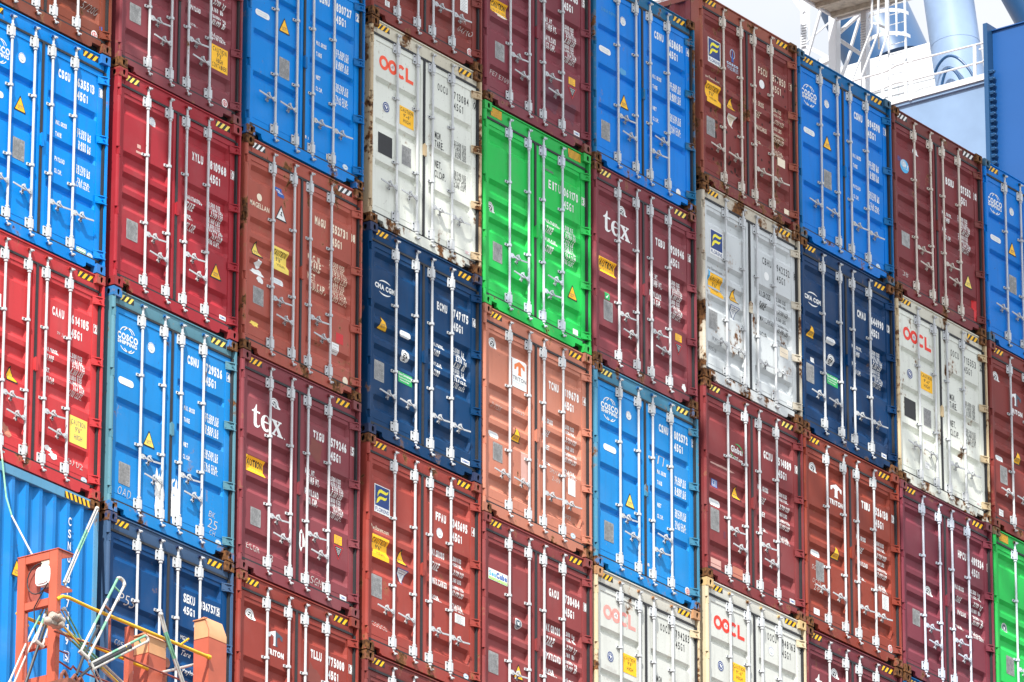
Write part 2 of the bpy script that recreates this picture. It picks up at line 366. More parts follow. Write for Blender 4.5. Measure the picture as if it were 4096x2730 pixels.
def rail_mesh(right):
    mb = MB(); sx = 1 if right else -1; b = W/2-.002
    for z0, z1 in ((H-.1, H-.012), (.02, .17)):
        xs = sorted((sx*b, sx*(b-.055))); mb.box(xs[0], xs[1], .178, LN-.178, z0, z1)
    return mb.mesh('side_rail', PAINT, bevel=.004)
def roof_mesh():
    mb = MB(); xs = []; y = .2
    while y < LN-.3: xs += [(y, 0), (y+.07, 0), (y+.09, 1), (y+.16, 1)]; y += .21
    xs.append((LN-.15, 0)); xs.insert(0, (.05, 0)); m = len(xs)
    mb.add([(s*(W/2-.03), yy, H-.02-.018*d) for s in (-1, 1) for yy, d in xs], [(i, i+1, m+i+1, m+i) for i in range(m-1)])
    return mb.mesh('roof', PAINT, sharp=20)
def floor_mesh():
    mb = MB(); mb.box(-W/2+.05, W/2-.05, .12, LN-.05, .12, .16)
    for k in range(20): mb.box(-W/2+.05, W/2-.05, .5+k*.58, .55+k*.58, .02, .12)
    return mb.mesh('floor', PAINT)
def endwall_mesh(front=False):
    """corrugated blind end; front=True puts it on the camera side"""
    mb = MB(); n = 9; x = .07; pitch = (W-.14)/n; pts = []
    for k in range(n): pts += [(x, 0), (x+.055, 0), (x+.122, 1), (x+.185, 1)]; x += pitch
    pts.append((W-.07, 0)); y0 = .012 if front else LN-.012; s = 1 if front else -1; m = len(pts)
    mb.add([(X(xx), y0+s*.045*d+s*.01, z) for z in (.15, H-.12) for xx, d in pts], [(i, i+1, m+i+1, m+i) for i in range(m-1)])
    return mb.mesh('end_wall', PAINT, sharp=20)
def end_rails_mesh(front=False):
    mb = MB(); a, b = (.008, .075) if front else (LN-.075, LN-.008)
    mb.box(X(.162), X(W-.162), a, b, H-.125, H-.006); mb.box(X(.162), X(W-.162), a, b, .02, .16)
    mb.box(X(.0), X(.075), a-.004, b+.05, .118, H-.118); mb.box(X(W-.075), X(W), a-.004, b+.05, .118, H-.118)
    return mb.mesh('end_frame', PAINT, bevel=.005)

ME = {}
def me(key, fn, *a):
    if key not in ME: ME[key] = fn(*a)
    return ME[key]
def rearcast(k, dup={}):
    if k not in dup:
        m = me(('cast', k[0], k[1]), casting_mesh, *k).copy()
        for v in m.vertices: v.co.y = LN-v.co.y
        m.flip_normals(); dup[k] = m
    return dup[k]

# ------------------------------------------------------------------ lettering and stickers
class Glyphs:
    def __init__(s): s.c = {}
    def get(s, ch, bold):
        k = (ch, bold)
        if k not in s.c and ch == '1':
            t = .13+bold*1.6; s.c[k] = ([(.17, 0), (.17+t, 0), (.17+t, 1), (.19, 1), (.0, .86), (.0, .74), (.17, .83)], [(0, 1, 2, 6), (2, 3, 6), (3, 4, 5, 6)], .17+t)
        if k not in s.c:
            cu = bpy.data.curves.new('g', 'FONT'); cu.body = ch; cu.resolution_u = 3; cu.offset = bold
            o = bpy.data.objects.new('g', cu); COL.objects.link(o); bpy.context.view_layer.update()
            m = o.evaluated_get(bpy.context.evaluated_depsgraph_get()).to_mesh()
            vs = [(v.co.x/.682, v.co.y/.682) for v in m.vertices]; fs = [tuple(p.vertices) for p in m.polygons]
            bpy.data.objects.remove(o); bpy.data.curves.remove(cu)
            if vs: x0 = min(v[0] for v in vs); x1 = max(v[0] for v in vs)
            else: x0, x1 = 0, .3
            s.c[k] = ([(v[0]-x0, v[1]) for v in vs], fs, x1-x0)
        return s.c[k]
GL = Glyphs()
UN = {'.': .42, ',': .42, ' ': .55, "'": .45, '"': .6, '1': .78, 'I': .55, ':': .4, 'M': 1.18, 'W': 1.25, 'm': 1.2, 'w': 1.2}
class Decal:
    """flat vinyl / paint shapes laid over the pressed door sheet; coordinates are (x from left edge, h down from top)"""
    def __init__(s): s.v = []; s.f = []; s.m = []; s.l = []; s.mats = []; s.marks = []
    def mi(s, m):
        if m not in s.mats: s.mats.append(m)
        return s.mats.index(m)
    def tri(s, pts, fs, m, lay=0):
        b = len(s.v); s.v += pts; k = s.mi(m)
        for f in fs: s.f.append(tuple(b+i for i in f)); s.m.append(k); s.l.append(lay)
        return s
    def poly(s, loops, m, lay=0):
        if loops and isinstance(loops[0][0], (int, float)): loops = [loops]
        t = geometry.tessellate_polygon([[Vector((p[0], -p[1], 0)) for p in l] for l in loops])
        return s.tri([p for l in loops for p in l], [tuple(q) for q in t], m, lay)
    def rect(s, x0, h0, x1, h1, m, lay=0): return s.poly([(x0, h0), (x1, h0), (x1, h1), (x0, h1)], m, lay)
    def frame(s, x0, h0, x1, h1, w, m, lay=0):
        return s.rect(x0, h0, x1, h0+w, m, lay).rect(x0, h1-w, x1, h1, m, lay).rect(x0, h0+w, x0+w, h1-w, m, lay).rect(x1-w, h0+w, x1, h1-w, m, lay)
    def disc(s, x, h, rx, ry, m, lay=0, n=24): return s.poly([(x+rx*math.cos(2*math.pi*i/n), h+ry*math.sin(2*math.pi*i/n)) for i in range(n)], m, lay)
    def arc(s, x, h, rx, ry, w, a0, a1, m, lay=0, n=18, taper=False):
        A = [R(a0+(a1-a0)*i/n) for i in range(n+1)]; o = [(x+rx*math.cos(a), h-ry*math.sin(a)) for a in A]
        def k(i): return w*(math.sin(math.pi*i/n)**.7 if taper else 1)
        inn = [(x+(rx-k(i))*math.cos(a), h-(ry-k(i))*math.sin(a)) for i, a in enumerate(A)]
        return s.tri(o+inn, [(i, i+1, n+2+i, n+1+i) for i in range(n)], m, lay)
    def pill(s, x0, h0, x1, h1, m, lay=0):
        r = (h1-h0)/2; n = 8; P = []
        for i in range(n+1): a = math.pi/2+math.pi*i/n; P.append((x0+r+r*math.cos(a), h0+r+r*math.sin(a)))
        for i in range(n+1): a = -math.pi/2+math.pi*i/n; P.append((x1-r+r*math.cos(a), h0+r+r*math.sin(a)))
        return s.poly(P, m, lay)
    def text(s, t, x, h, w, ht, m, bold=.0, lay=0, mono=True, slant=0, fill=.76, rise=0, gy=1):
        """t: characters; (x, h) baseline start; w total width; ht cap height"""
        if not t: return s
        if len(t) > 1: s.marks.append(len(s.f))
        if mono: un = [UN.get(c, 1) for c in t]; u = w/(sum(un)-(1-fill)*un[-1])
        else:
            un = [GL.get(c, bold)[2]+.13 if c != ' ' else .4 for c in t]; u = w/(sum(un)-.13)
        cx = x
        for c, q in zip(t, un):
            if c != ' ':
                vs, fs, gw = GL.get(c, bold)
                tw = gw*u if not mono else min(u*q*fill, gw*ht*1.3 if c in '.,\':I"' else 9)
                if c == '1' and mono: tw = u*q*fill*.78
                ox = cx+((u*q*fill-tw)*(.5 if c != '1' else .8) if mono else 0)
                k = tw/gw; dh = rise*(cx-x)
                s.tri([(ox+vx*k+slant*vy*ht, h-vy*ht*gy-dh) for vx, vy in vs], fs, m, lay)
            cx += u*q
        return s
    def build(s, name, parent, t='M', side='L', yfun=None, hb=None):
        bm = bmesh.new(); vv = [bm.verts.new((x, 0, -h)) for x, h in s.v]; L = bm.faces.layers.int.new('lay'); done = set()
        for f, m, l in zip(s.f, s.m, s.l):
            if len(set(f)) < 3: continue
            try: q = bm.faces.new([vv[i] for i in f])
            except ValueError: continue
            q.material_index = m; q[L] = l
        xs = DOORS[side][2:]; lo = min(v[1] for v in s.v); hi = max(v[1] for v in s.v); xl = min(v[0] for v in s.v); xh = max(v[0] for v in s.v)
        cuts = [(0, h) for h in (hbreaks(t) if hb is None else hb) if lo < h < hi]
        if yfun is None: cuts += [(1, x) for x in (xs[0], xs[0]+.035, xs[1]-.035, xs[1]) if xl < x < xh]
        for ax, v in cuts:
            bmesh.ops.bisect_plane(bm, geom=bm.verts[:]+bm.edges[:]+bm.faces[:], plane_co=(v, 0, -v), plane_no=(1, 0, 0) if ax else (0, 0, 1))
        bmesh.ops.split_edges(bm, edges=[e for e in bm.edges if len({f[L] for f in e.link_faces}) > 1])
        yf = yfun or (lambda x, h: surf(t, side, x, h))
        mats = s.mats; sv = {}
        for v in bm.verts:
            lay = max([f[L] for f in v.link_faces] or [0]); x, h = v.co.x, -v.co.z
            sv[v] = (X(x), yf(x, h)-.0022-.0009*lay, Z(h))
        for v, c in sv.items(): v.co = c
        mesh = bpy.data.meshes.new(name); bm.to_mesh(mesh); bm.free()
        for m in mats: mesh.materials.append(m)
        return link(name, mesh, parent)
# ------------------------------------------------------------------ marks
def m_globe(D, cx, ch, w=.40, col=None):
    c = WHT
    D.text('COSCO', cx-w/2, ch+.035, w, .078, c, .045, mono=False); D.text('SHIPPING', cx-w*.48, ch+.095, w*.94, .045, c, .04, mono=False)
    D.arc(cx-.025, ch-.035, .125, .105, .012, 18, 165, c); D.arc(cx+.03, ch-.035, .115, .105, .012, 22, 150, c)
    D.arc(cx-.02, ch+.095, .125, .09, .012, 205, 330, c); D.arc(cx+.035, ch+.095, .115, .09, .012, 215, 335, c)
def m_warn(D, x0, h1, w=.235, ht=.22, face=None, torn=0):
    """yellow triangle with a black rim, rounded corners"""
    def tri(k, mt, lay):
        cx, cy_ = x0+w/2, h1-ht*.36; P = [(x0+w/2, h1-ht), (x0+w, h1), (x0, h1)]; out = []
        for i in range(3):
            p = Vector(P[i]); a = Vector(P[i-1]); b = Vector(P[(i+1) % 3]); r = .07
            for q in (p+(a-p)*r, p+((a+b)/2-p)*r*.45, p+(b-p)*r): out.append((cx+(q.x-cx)*k, cy_+(q.y-cy_)*k))
        D.poly(out, mt, lay)
    tri(1, INK, 1); tri(.8, face or YEL, 2)
    D.text('SUPER', x0+w*.3, h1-ht*.30, w*.4, .022, GRAY, .01, 3); D.text('HEAVY', x0+w*.3, h1-ht*.17, w*.4, .022, GRAY, .01, 3)
def m_pill(D, x0, h0, x1, h1):
    D.pill(x0, h0, x1, h1, WHT, 1); D.frame
    D.text('CORTEN STEEL', x0+.04, (h0+h1)/2-.006, x1-x0-.08, .018, PALEB, 0, 2); D.text('CONTAINER', x0+.06, (h0+h1)/2+.024, x1-x0-.12, .018, PALEB, 0, 2)
def m_plate(D, x0, h0, x1, h1, dark=None):
    D.rect(x0, h0, x1, h1, PLT, 1); r = random.Random(int(x0*1000+h0*777)); h = h0+.02
    D.text('CSC SAFETY APPROVAL', x0+.02, h+.008, x1-x0-.04, .009, PLTT, 0, 2); h += .018
    while h < h1-.014:
        x = x0+.014; e = x1-.014 - (r.random()*.05 if r.random() < .5 else 0)
        while x < e-.02:
            q = min(e, x+.02+r.random()*.06); D.rect(x, h, q, h+.0045, PLTT, 2); x = q+.008
        h += .0125
    for a, b in ((x0+.008, h0+.008), (x1-.008, h0+.008), (x0+.008, h1-.008), (x1-.008, h1-.008)): D.disc(a, b, .004, .004, INK, 2, 8)
def m_seal(D, cx, ch, r=.085, kind='eagle'):
    if kind == 'eagle':      # round-topped class label with a black figure
        D.poly([(cx+r*math.cos(a), ch-.1*r/.085*math.sin(a)*.78) for a in [math.pi*i/12 for i in range(13)]]+[(cx-r*.95, ch+.055), (cx-r*.5, ch+.078), (cx+r*.6, ch+.078), (cx+r, ch+.06)], WHT, 1)
        D.arc(cx, ch, r*.82, .062, .005, 0, 180, GRAY, 2)
        D.disc(cx, ch+.012, r*.52, .045, INK, 2, 18)
        for a, b, c_, d in ((-.02, -.02, .016, .01), (.012, -.012, .012, .016), (-.006, .012, .02, .008), (.014, .03, .014, .007), (-.022, .034, .01, .01)): D.disc(cx+a, ch+b+.012, c_, d, WHT, 3, 8)
        D.rect(cx-r*.4, ch+.058, cx+r*.4, ch+.066, INK, 2)
    elif kind == 'blue':
        D.disc(cx, ch, r, r, WHT, 1); D.arc(cx, ch, r*.95, r*.95, .016, 0, 360, NAVY, 2, 30); D.disc(cx, ch, r*.62, r*.62, NAVY, 2, 18)
        D.poly([(cx-r*.4, ch-r*.2), (cx, ch-r*.45), (cx+r*.1, ch-r*.05), (cx+r*.45, ch-r*.3), (cx+r*.3, ch+r*.1), (cx+r*.1, ch+r*.45), (cx-r*.1, ch+r*.1)], WHT, 3)
    elif kind == 'dark':
        D.disc(cx, ch, r, r, WHT, 1); D.disc(cx, ch, r*.88, r*.88, SLATE, 2, 24); D.arc(cx, ch, r*.75, r*.75, .004, 0, 360, WHT, 3, 24)
        D.poly([(cx-r*.35, ch-r*.3), (cx+r*.05, ch-r*.1), (cx+r*.4, ch-r*.4), (cx+r*.2, ch+r*.1), (cx+r*.35, ch+r*.4), (cx-r*.2, ch+r*.3)], WHT, 3)
    else:                    # pale disc with an anchor-like figure and dashed blue rim
        D.disc(cx, ch, r, r, WHT, 1)
        for k in range(9): D.arc(cx, ch, r*.92, r*.92, .010, 25+k*20, 36+k*20, NAVY if k % 2 else BLUEL, 2, 3)
        D.arc(cx, ch, r*.55, r*.55, .004, 200, 520, PALEB, 2, 16); D.rect(cx-.004, ch-.03, cx+.004, ch+.036, PALEB, 2); D.arc(cx, ch+.012, .028, .028, .006, 190, 350, PALEB, 2, 8)
def m_oval(D, cx, ch, rx=.056, ry=.03, t='CIMC', col=None):
    D.disc(cx, ch, rx, ry*1.25, WHT, 1); D.arc(cx, ch, rx*.9, ry*1.12, .004, 0, 360, SKYB, 2, 20); D.text(t, cx-rx*.62, ch+.009, rx*1.24, .02, SKYB, .02, 2)
def m_red(D, cx, ch, r=.058):
    D.disc(cx, ch, r, r, WHT, 1); D.arc(cx, ch, r*.72, r*.72, r*.16, 0, 360, RED, 2, 20); D.rect(cx-r*.1, ch-r*.7, cx+r*.1, ch+r*.7, RED, 2); D.text('CXIC', cx-r*.8, ch+.012, r*1.6, .022, RED, .03, 3)
def m_cimc(D, x0, h0, x1, h1):
    D.rect(x0, h0, x1, h1, WHT, 1); D.text('CIMC', x0+.016, (h0+h1)/2+.012, (x1-x0)-.032, .024, BLUEL, .04, 2, mono=False)
def m_caution(D, x0, h0, x1, h1, kind=0, face=None, ink=None):
    f = face or YEL; k = ink or INK; w = x1-x0; hh = h1-h0
    D.rect(x0, h0, x1, h1, f, 1)
    if kind == 0: L = [('CAUTION', .1, .8, .30), ("9'6\"", .33, .36, .54), ('HIGH', .28, .46, .82)]
    elif kind == 1: L = [('CAUTION', .08, .84, .25), ("9'6\"", .34, .34, .46), ('HIGH', .3, .4, .68), ('CONTAINER', .05, .9, .91)]
    elif kind == 2: L = [('CAUTION', .06, .88, .27), ("9'-6\"", .26, .5, .54), ('HIGH', .26, .5, .82)]
    else:
        D.text('CAUTION', x0+.03*w, h0+hh*.5, w*.9, hh*.36, k, .03, 2, fill=.8); D.text('2.9m  9 1/2 HIGH', x0+.06*w, h0+hh*.82, w*.86, hh*.16, GRAY, .0, 2); return
    for t, a, b, c_ in L: D.text(t, x0+a*w, h0+c_*hh, b*w, min(.062, hh*.18), k, .012, 2, fill=.72)
def m_tex(D, x0, b, w=.60):
    """bold lower-case serif wordmark: t, e, x"""
    k = w/.60; xh = .205*k
    def P(pts, lay=0): D.poly([(x0+x*k, b-y*k) for x, y in pts], WHT, lay)
    P([(.085, .30), (.10, .30), (.10, .215), (.165, .215), (.165, .19), (.10, .19), (.10, .055), (.108, .032), (.128, .026), (.15, .034), (.165, .05), (.172, .04), (.15, .012), (.118, -.004), (.08, -.004), (.05, .01), (.04, .04), (.04, .19), (.0, .19), (.0, .205), (.035, .222), (.062, .25)])
    A = [R(v) for v in range(2, 326, 12)]; n = len(A)-1
    D.tri([(x0+(.29+.105*math.cos(a))*k, b-(.102+.11*math.sin(a))*k) for a in A]+[(x0+(.298+.046*math.cos(a))*k, b-(.112+.086*math.sin(a))*k) for a in A], [(i, i+1, n+2+i, n+1+i) for i in range(n)], WHT)
    P([(.25, .125), (.25, .105), (.395, .105), (.394, .125)], 1)
    P([(.405, .205), (.405, .188), (.425, .18), (.485, .105), (.432, .03), (.405, .018), (.405, 0), (.485, 0), (.485, .016), (.462, .024), (.503, .078), (.538, .028), (.515, .016), (.515, 0), (.635, 0), (.635, .016), (.612, .024), (.54, .13), (.578, .18), (.605, .19), (.605, .205), (.53, .205), (.53, .19), (.548, .182), (.522, .15), (.50, .182), (.52, .19), (.52, .205)])
    D.disc(x0+.668*k, b-.008, .009, .009, WHT, 0, 8)
def m_florens(D, x0, h0, x1, h1, bare=False):
    D.rect(x0, h0, x1, h1, WHT, 1); w = x1-x0; hh = h1-h0; q = h0+hh*.76
    D.rect(x0+w*.05, h0+hh*.03, x1-w*.05, q, NAVY, 2)
    def S(p): D.poly([(x0+w*a, h0+hh*b) for a, b in p], LEMON, 3)
    S([(.2, .44), (.2, .3), (.28, .18), (.42, .13), (.6, .15), (.75, .17), (.9, .11), (.86, .2), (.74, .27), (.55, .26), (.38, .25), (.27, .32)])
    S([(.12, .70), (.18, .52), (.26, .43), (.40, .38), (.55, .38), (.68, .39), (.8, .34), (.76, .44), (.64, .49), (.48, .48), (.36, .50), (.28, .60)])
    D.text('FLORENS', x0+w*.07, h1-hh*.055, w*.86, hh*.13, NAVY, .015, 2, mono=False)
def m_oocl(D, x0, b, w=.745, ht=.2, c=None):
    c = c or REDL; u = w/.745; r = ht/2
    def ring(cx, ro, ri, a0=0, a1=360):
        n = 28 if a1-a0 == 360 else 20
        A = [R(a0+(a1-a0)*i/n) for i in range(n+1)]; P = [(cx+ro*u*math.cos(a), b-r-ro*math.sin(a)) for a in A]+[(cx+ri*u*math.cos(a), b-r-ri*math.sin(a)) for a in A]
        D.tri(P, [(i, i+1, n+2+i, n+1+i) for i in range(n)], c)
    ring(x0+.10*u, .1, .052); ring(x0+.29*u, .1, .05)
    for k in range(5):
        a = R(90+72*k); D.disc(x0+(.29+.026*math.cos(a))*u, b-r-.026*math.sin(a), .021, .021, WHT, 1, 10)
        D.disc(x0+(.29+.012*math.cos(a))*u, b-r-.012*math.sin(a), .004, .004, c, 2, 6)
    ring(x0+.478*u, .1, .05, 48, 312); D.rect(x0+.575*u, b-ht, x0+.628*u, b, c); D.rect(x0+.628*u, b-.05, x0+.745*u, b, c)
def m_cma(D, cx, ch):
    D.text('CMA CGM', cx-.21, ch+.03, .42, .062, WHT, .055, mono=False)
    D.arc(cx+.0, ch-.02, .15, .085, .02, 35, 150, WHT, taper=True); D.arc(cx, ch+.02, .15, .085, .02, 215, 330, WHT, taper=True)
def m_triton(D, x0, h0, b, w=.28, two=False):
    """block T with curled arms over the company name"""
    k = w/.28; c2 = SLATE if two else WHT
    D.poly([(x0, h0+.05), (x0+.14*k, h0), (x0+.14*k, h0+.2), (x0+.09*k, h0+.2), (x0+.105*k, h0+.17), (x0+.105*k, h0+.085), (x0+.06*k, h0+.06), (x0+.035*k, h0+.10), (x0, h0+.11)], WHT)
    D.poly([(x0+.14*k, h0), (x0+.28*k, h0+.05), (x0+.28*k, h0+.11), (x0+.245*k, h0+.10), (x0+.22*k, h0+.06), (x0+.175*k, h0+.085), (x0+.175*k, h0+.17), (x0+.19*k, h0+.2), (x0+.14*k, h0+.2)], c2)
    D.text('TRITON', x0-.03, b, w+.06, .065, WHT, .06, mono=False)
def m_label(D, x0, h0, x1, h1, base=None, ink=None, rows=6):
    D.rect(x0, h0, x1, h1, base or WHT, 1)
    for k in range(rows):
        h = h0+(h1-h0)*(k+.7)/(rows+.4); D.rect(x0+(x1-x0)*.12, h, x1-(x1-x0)*(.12+.2*(k % 2)), h+.004, ink or GRAY, 2)
def m_atri(D, x0, h0, x1, h1, face=None, rim=None, ink=None, torn=False):
    """downward notice triangle"""
    cx = (x0+x1)/2; D.poly([(x0, h0), (x1, h0), (cx, h1)], rim or NAVY, 1); k = .83; my = h0+(h1-h0)*.34
    D.poly([(cx+(x-cx)*k, my+(y-my)*k) for x, y in ((x0, h0), (x1, h0), (cx, h1))], face or WHT, 2)
    D.text('ATTENTION', cx-(x1-x0)*.3, h0+.036, (x1-x0)*.6, .014, ink or NAVY, .02, 3)
    for k in range(4): w = (x1-x0)*(.22-.05*k); D.rect(cx-w, h0+.05+.018*k, cx+w, h0+.055+.018*k, ink or NAVY, 3)
def m_scrawl(D, x, h, t, ht=.06, col=None): D.text(t, x, h, len(t)*ht*.75, ht, col or CHALK, -.012, 0, slant=.25, rise=-.05)
def m_tear(D, x, h, w, ht, mt=None, seed=1, lay=1):
    r = random.Random(seed); n = 14; P = []
    for i in range(n): a = 2*math.pi*i/n; k = .55+.5*r.random(); P.append((x+w/2+w/2*k*math.cos(a), h+ht/2+ht/2*k*math.sin(a)))
    D.poly(P, mt or WHT, lay)

def ident(D, t, pre, num, chk, c, thin=False, dh=0, dx=0):
    b = (.72 if t == 'M' else .528)+dh; g = (.90 if t == 'M' else .700)+dh; kw = dict(bold=.012 if thin else .055, fill=.66 if thin else .80)
    if pre: D.text(pre, 1.53+dx, b, .222, .098, c, **kw)
    D.text(num, 1.892+dx, b+.003, .325, .103, c, **kw)
    if g is not None: D.text('45G1', 1.892+dx, g-.018 if thin else g, .205, .10, c, **kw)
    x0 = 2.298+dx; D.text(chk, x0+.018, b-.006, .036/.76, .088, c, **kw)
    if chk: D.frame(x0, b-.108, x0+.07, b+.008, .006 if not thin else .003, c)
VAL = {'KGS': ['32.500 KGS', '71.650 LBS', ' 3.700 KGS', ' 8.160 LBS', '28.800 KGS', '63.490 LBS', '  76.4 CU.M', '2.700 CU.FT.'],
       'kg': ['32.500  kg', '71.650  lb', ' 3.700  kg', ' 8.160  lb', '28.800  kg', '63.490  lb', '76.4 cu.m.', '2.700 cu.ft']}
def weights(D, mode, labs, c, unit='KGS', dx=0, lw=1.0, lh=.07, x0=1.452, vals=None, dh=0, thin=False):
    v = vals or VAL[unit]; bo = .012 if thin else .045
    if mode == 'compact': vh = [1.158+.0713*i for i in range(8)]; lb = [1.225, 1.34, 1.49, 1.62]
    elif mode == 'spaced': vh = [1.155, 1.238, 1.355, 1.443, 1.557, 1.637, 1.79, 1.852]; lb = [1.20, 1.393, 1.605, 1.818]
    elif mode == 'P': vh = [1.13, 1.187, 1.287, 1.344, 1.608, 1.665, 1.775, 1.832]; lb = [1.155, 1.308, 1.634, 1.793]
    else: vh = [1.181, 1.24, 1.298, 1.356, 1.608, 1.668, 1.727, 1.787]; lb = [1.232, 1.355, 1.641, 1.78]
    for t, h in zip(v, vh):
        k = len(t)-len(t.lstrip()); D.text(t.strip(), 1.9+dx+.028*k, h+dh, .262*lw-.028*k, .054 if mode != 'compact' else .056, c, bo)
    for t, h in zip(labs, lb): D.text(t, x0+dx, h+dh, len(t.replace('.', '').replace(' ', ''))*lh*.46+.02, lh, c, bo+.005, fill=.8)

# ------------------------------------------------------------------ one container
COLX = [0*2.54063-.0643, 2.54063+.0017, 2*2.54063+.0111, 3*2.54063+.0568, 4*2.54063+.0158, 5*2.54063-.0026, 6*2.54063+.0576, 7*2.54063-.0146, 8*2.54063-.0616, 9*2.54063-.09]
COLZ = [15.2604, 15.2147, 15.1861, 17.7531, 17.4132, 17.3836, 17.952, 17.9294, 17.9076, 17.915]
PITCH = 2.9122
BARC = {'grey': (.55, .57, .58, .12), 'cream': (.62, .56, .49, .18), 'silver': (.56, .61, .68, .0)}
TYP = {'A': [(0, 1, 2.032), (1, -1, 2.25), (2, 1, 2.045), (3, -1, 2.25)], 'B': [(0, -1, 2.25), (1, -1, 2.25), (2, 1, 2.25), (3, 1, 2.25)],
       'C': [(0, 1, 2.032), (1, -1, 2.25), (3, -1, 2.06), (2, 1, 2.29)]}
def wear(rgb, a, k=1): return (rgb[0]*k, rgb[1]*k, rgb[2]*k, a)
def container(c, j, rgb, t, hnd, label, rust=.1, bars='grey', left=None, right=None, frame=None, hazard='yellow', cast=.62, castrgb=None, hz2=True, head=None):
    """column c, tier j (0 = just under the column's reference joint, -1 above it)"""
    jit = random.Random(c*31+j*7); root = empty('shipping_container', (COLX[c]+W/2, jit.uniform(-.006, .006), COLZ[c]-(j+1)*PITCH+.012+ZG))
    tag(root, label, 'container', 'steel containers stacked on the ship')
    P = wear(rgb, rust); F = frame or wear(rgb, rust+.13); K = castrgb or wear(tuple(.72*a+.28*b for a, b in zip(rgb, (.10, .05, .035))), cast); B = BARC[bars]
    for right_, top in ((0, 0), (1, 0), (0, 1), (1, 1)):
        link('corner_casting', me(('cast', top, right_), casting_mesh, top, right_), root, K); link('corner_casting', rearcast((top, right_)), root, K)
    for r_ in (0, 1):
        link('corner_post', me(('post', r_), post_mesh, r_), root, F); link('side_wall', me(('side', r_), side_mesh, r_), root, P); link('side_rail', me(('rail', r_), rail_mesh, r_), root, F)
    hd = link('header', me('header', header_mesh), root, head or F); link('sill', me('sill', sill_mesh), root, wear(rgb, rust+.24, .92))
    link('roof', me('roof', roof_mesh), root, P); link('floor', me('floor', floor_mesh), root, P)
    link('end_wall', me('endr', endwall_mesh), root, P); link('end_frame', me('endfr', end_rails_mesh), root, F)
    ds = {}
    for s in 'LR':
        d = link('door', me(('door', t, s), door_mesh, t, s), root, P); ds[s] = d
        link('gasket', me(('gask', s), gasket_mesh, s), d)
        for h in HH: link('hinge', me(('hinge', s, h), hinge_mesh, s, h), d, F)
    link('joint_plate', me('lock', lock_mesh), ds['R'], F)
    for i in range(4):
        d = ds['L' if i < 2 else 'R']
        link('locking_bar', me(('bar', i), bar_mesh, i), d, B)
        for top in (0, 1):
            link('bar_cam', me(('cam', i, top), cam_mesh, i, top), d, wear(B[:3], .3)); link('cam_keeper', me(('keep', i, top), keeper_mesh, i, top), root, wear(K[:3], .35))
    for i, dd, h in TYP[hnd]: link('handle', me(('hand', i, dd, h), handle_mesh, i, dd, h), ds['L' if i < 2 else 'R'], wear(B[:3], .12, .88))
    if hazard:
        a = YEL if hazard in ('yellow', 'fine') else (YPALE if hazard == 'pale' else WHT)
        for x0, x1 in ((.178, .44), (1.96, 2.255)):
            if x0 < 1 and not hz2: continue
            D = Decal(); ha, hb = (.045, .125) if hazard != 'fine' else (.03, .155); D.rect(x0, ha, x1, hb, INK)
            n = 3 if hazard != 'fine' else 10; p = (x1-x0)/n; s = -.07 if hazard != 'fine' else .04
            for k in range(n):
                u0 = x0+k*p; D.poly([(min(max(u0+p*.10-(s if s < 0 else 0)*.5, x0), x1), ha), (min(max(u0+p*.62-(s if s < 0 else 0)*.5, x0), x1), ha), (min(max(u0+p*.62+s*.5+(.0 if s < 0 else 0), x0), x1), hb), (min(max(u0+p*.12+s*.5, x0), x1), hb)], a, 1)
            D.build('hazard_stripe', hd, yfun=lambda x, h: .044, hb=[])
    for s, fn in (('L', left), ('R', right)):
        for nm, f in (fn or []):
            D = Decal(); f(D)
            if not D.v: continue
            if nm in ('number_lettering', 'weight_lettering', 'chalk_scrawl'):      # every line of writing is a piece of its own
                cut = sorted(set([0]+D.marks+[len(D.f)]))
                for a, b in zip(cut[:-1], cut[1:]):
                    E = Decal(); E.mats = D.mats; ids = sorted({i for q in D.f[a:b] for i in q}); mp_ = {i: n for n, i in enumerate(ids)}
                    E.v = [D.v[i] for i in ids]; E.f = [tuple(mp_[i] for i in q) for q in D.f[a:b]]; E.m = D.m[a:b]; E.l = D.l[a:b]; E.build(nm, ds[s], t, s)
                continue
            ob = D.build(nm, ds[s], t, s)
            if nm == 'dirt_spots': ob['kind'] = 'stuff'
    return root
MOTTLE = flat('repainted_patch', (122, 58, 48), .5, .15); VENTG = flat('green_enamel', (30, 175, 70)); FADE = flat('faded_blue_print', (70, 150, 200)); DIRT = flat('black_dirt', (62, 34, 30), .8, .2); VRED = flat('vivid_red_vinyl', (236, 58, 40))
# ------------------------------------------------------------------ the stack
def ID(t, pre, num, chk, c=None, thin=False, **k): return ('number_lettering', lambda D: ident(D, t, pre, num, chk, c or WHT, thin, **k))
def WT(mode, labs, c=None, **k): return ('weight_lettering', lambda D: weights(D, mode, labs, c or WHT, **k))
def F_(name, fn, *a, **k): return (name, lambda D: fn(D, *a, **k))
def warn(x0, h1, **k): return F_('warning_triangle', m_warn, x0, h1, **k)
def plate(x0, h0, x1, h1): return F_('data_plate', m_plate, x0, h0, x1, h1)
def seal(x, h, r=.085, kind='eagle'): return F_('class_seal', m_seal, x, h, r, kind)
def globe(x, h): return F_('company_logo', m_globe, x, h)
def pill(x0, h0, x1, h1): return F_('oval_sticker', m_pill, x0, h0, x1, h1)
def caut(x0, h0, x1, h1, kind=0, **k): return F_('caution_sticker', m_caution, x0, h0, x1, h1, kind, **k)
def cimc(x0, h0, x1, h1): return F_('maker_sticker', m_cimc, x0, h0, x1, h1)
def scr(*l): return ('chalk_scrawl', lambda D: [m_scrawl(D, *q) for q in l])
def lab(x0, h0, x1, h1, **k): return F_('paper_label', m_label, x0, h0, x1, h1, **k)
def tear(*a, **k): return F_('torn_sticker', m_tear, *a, **k)
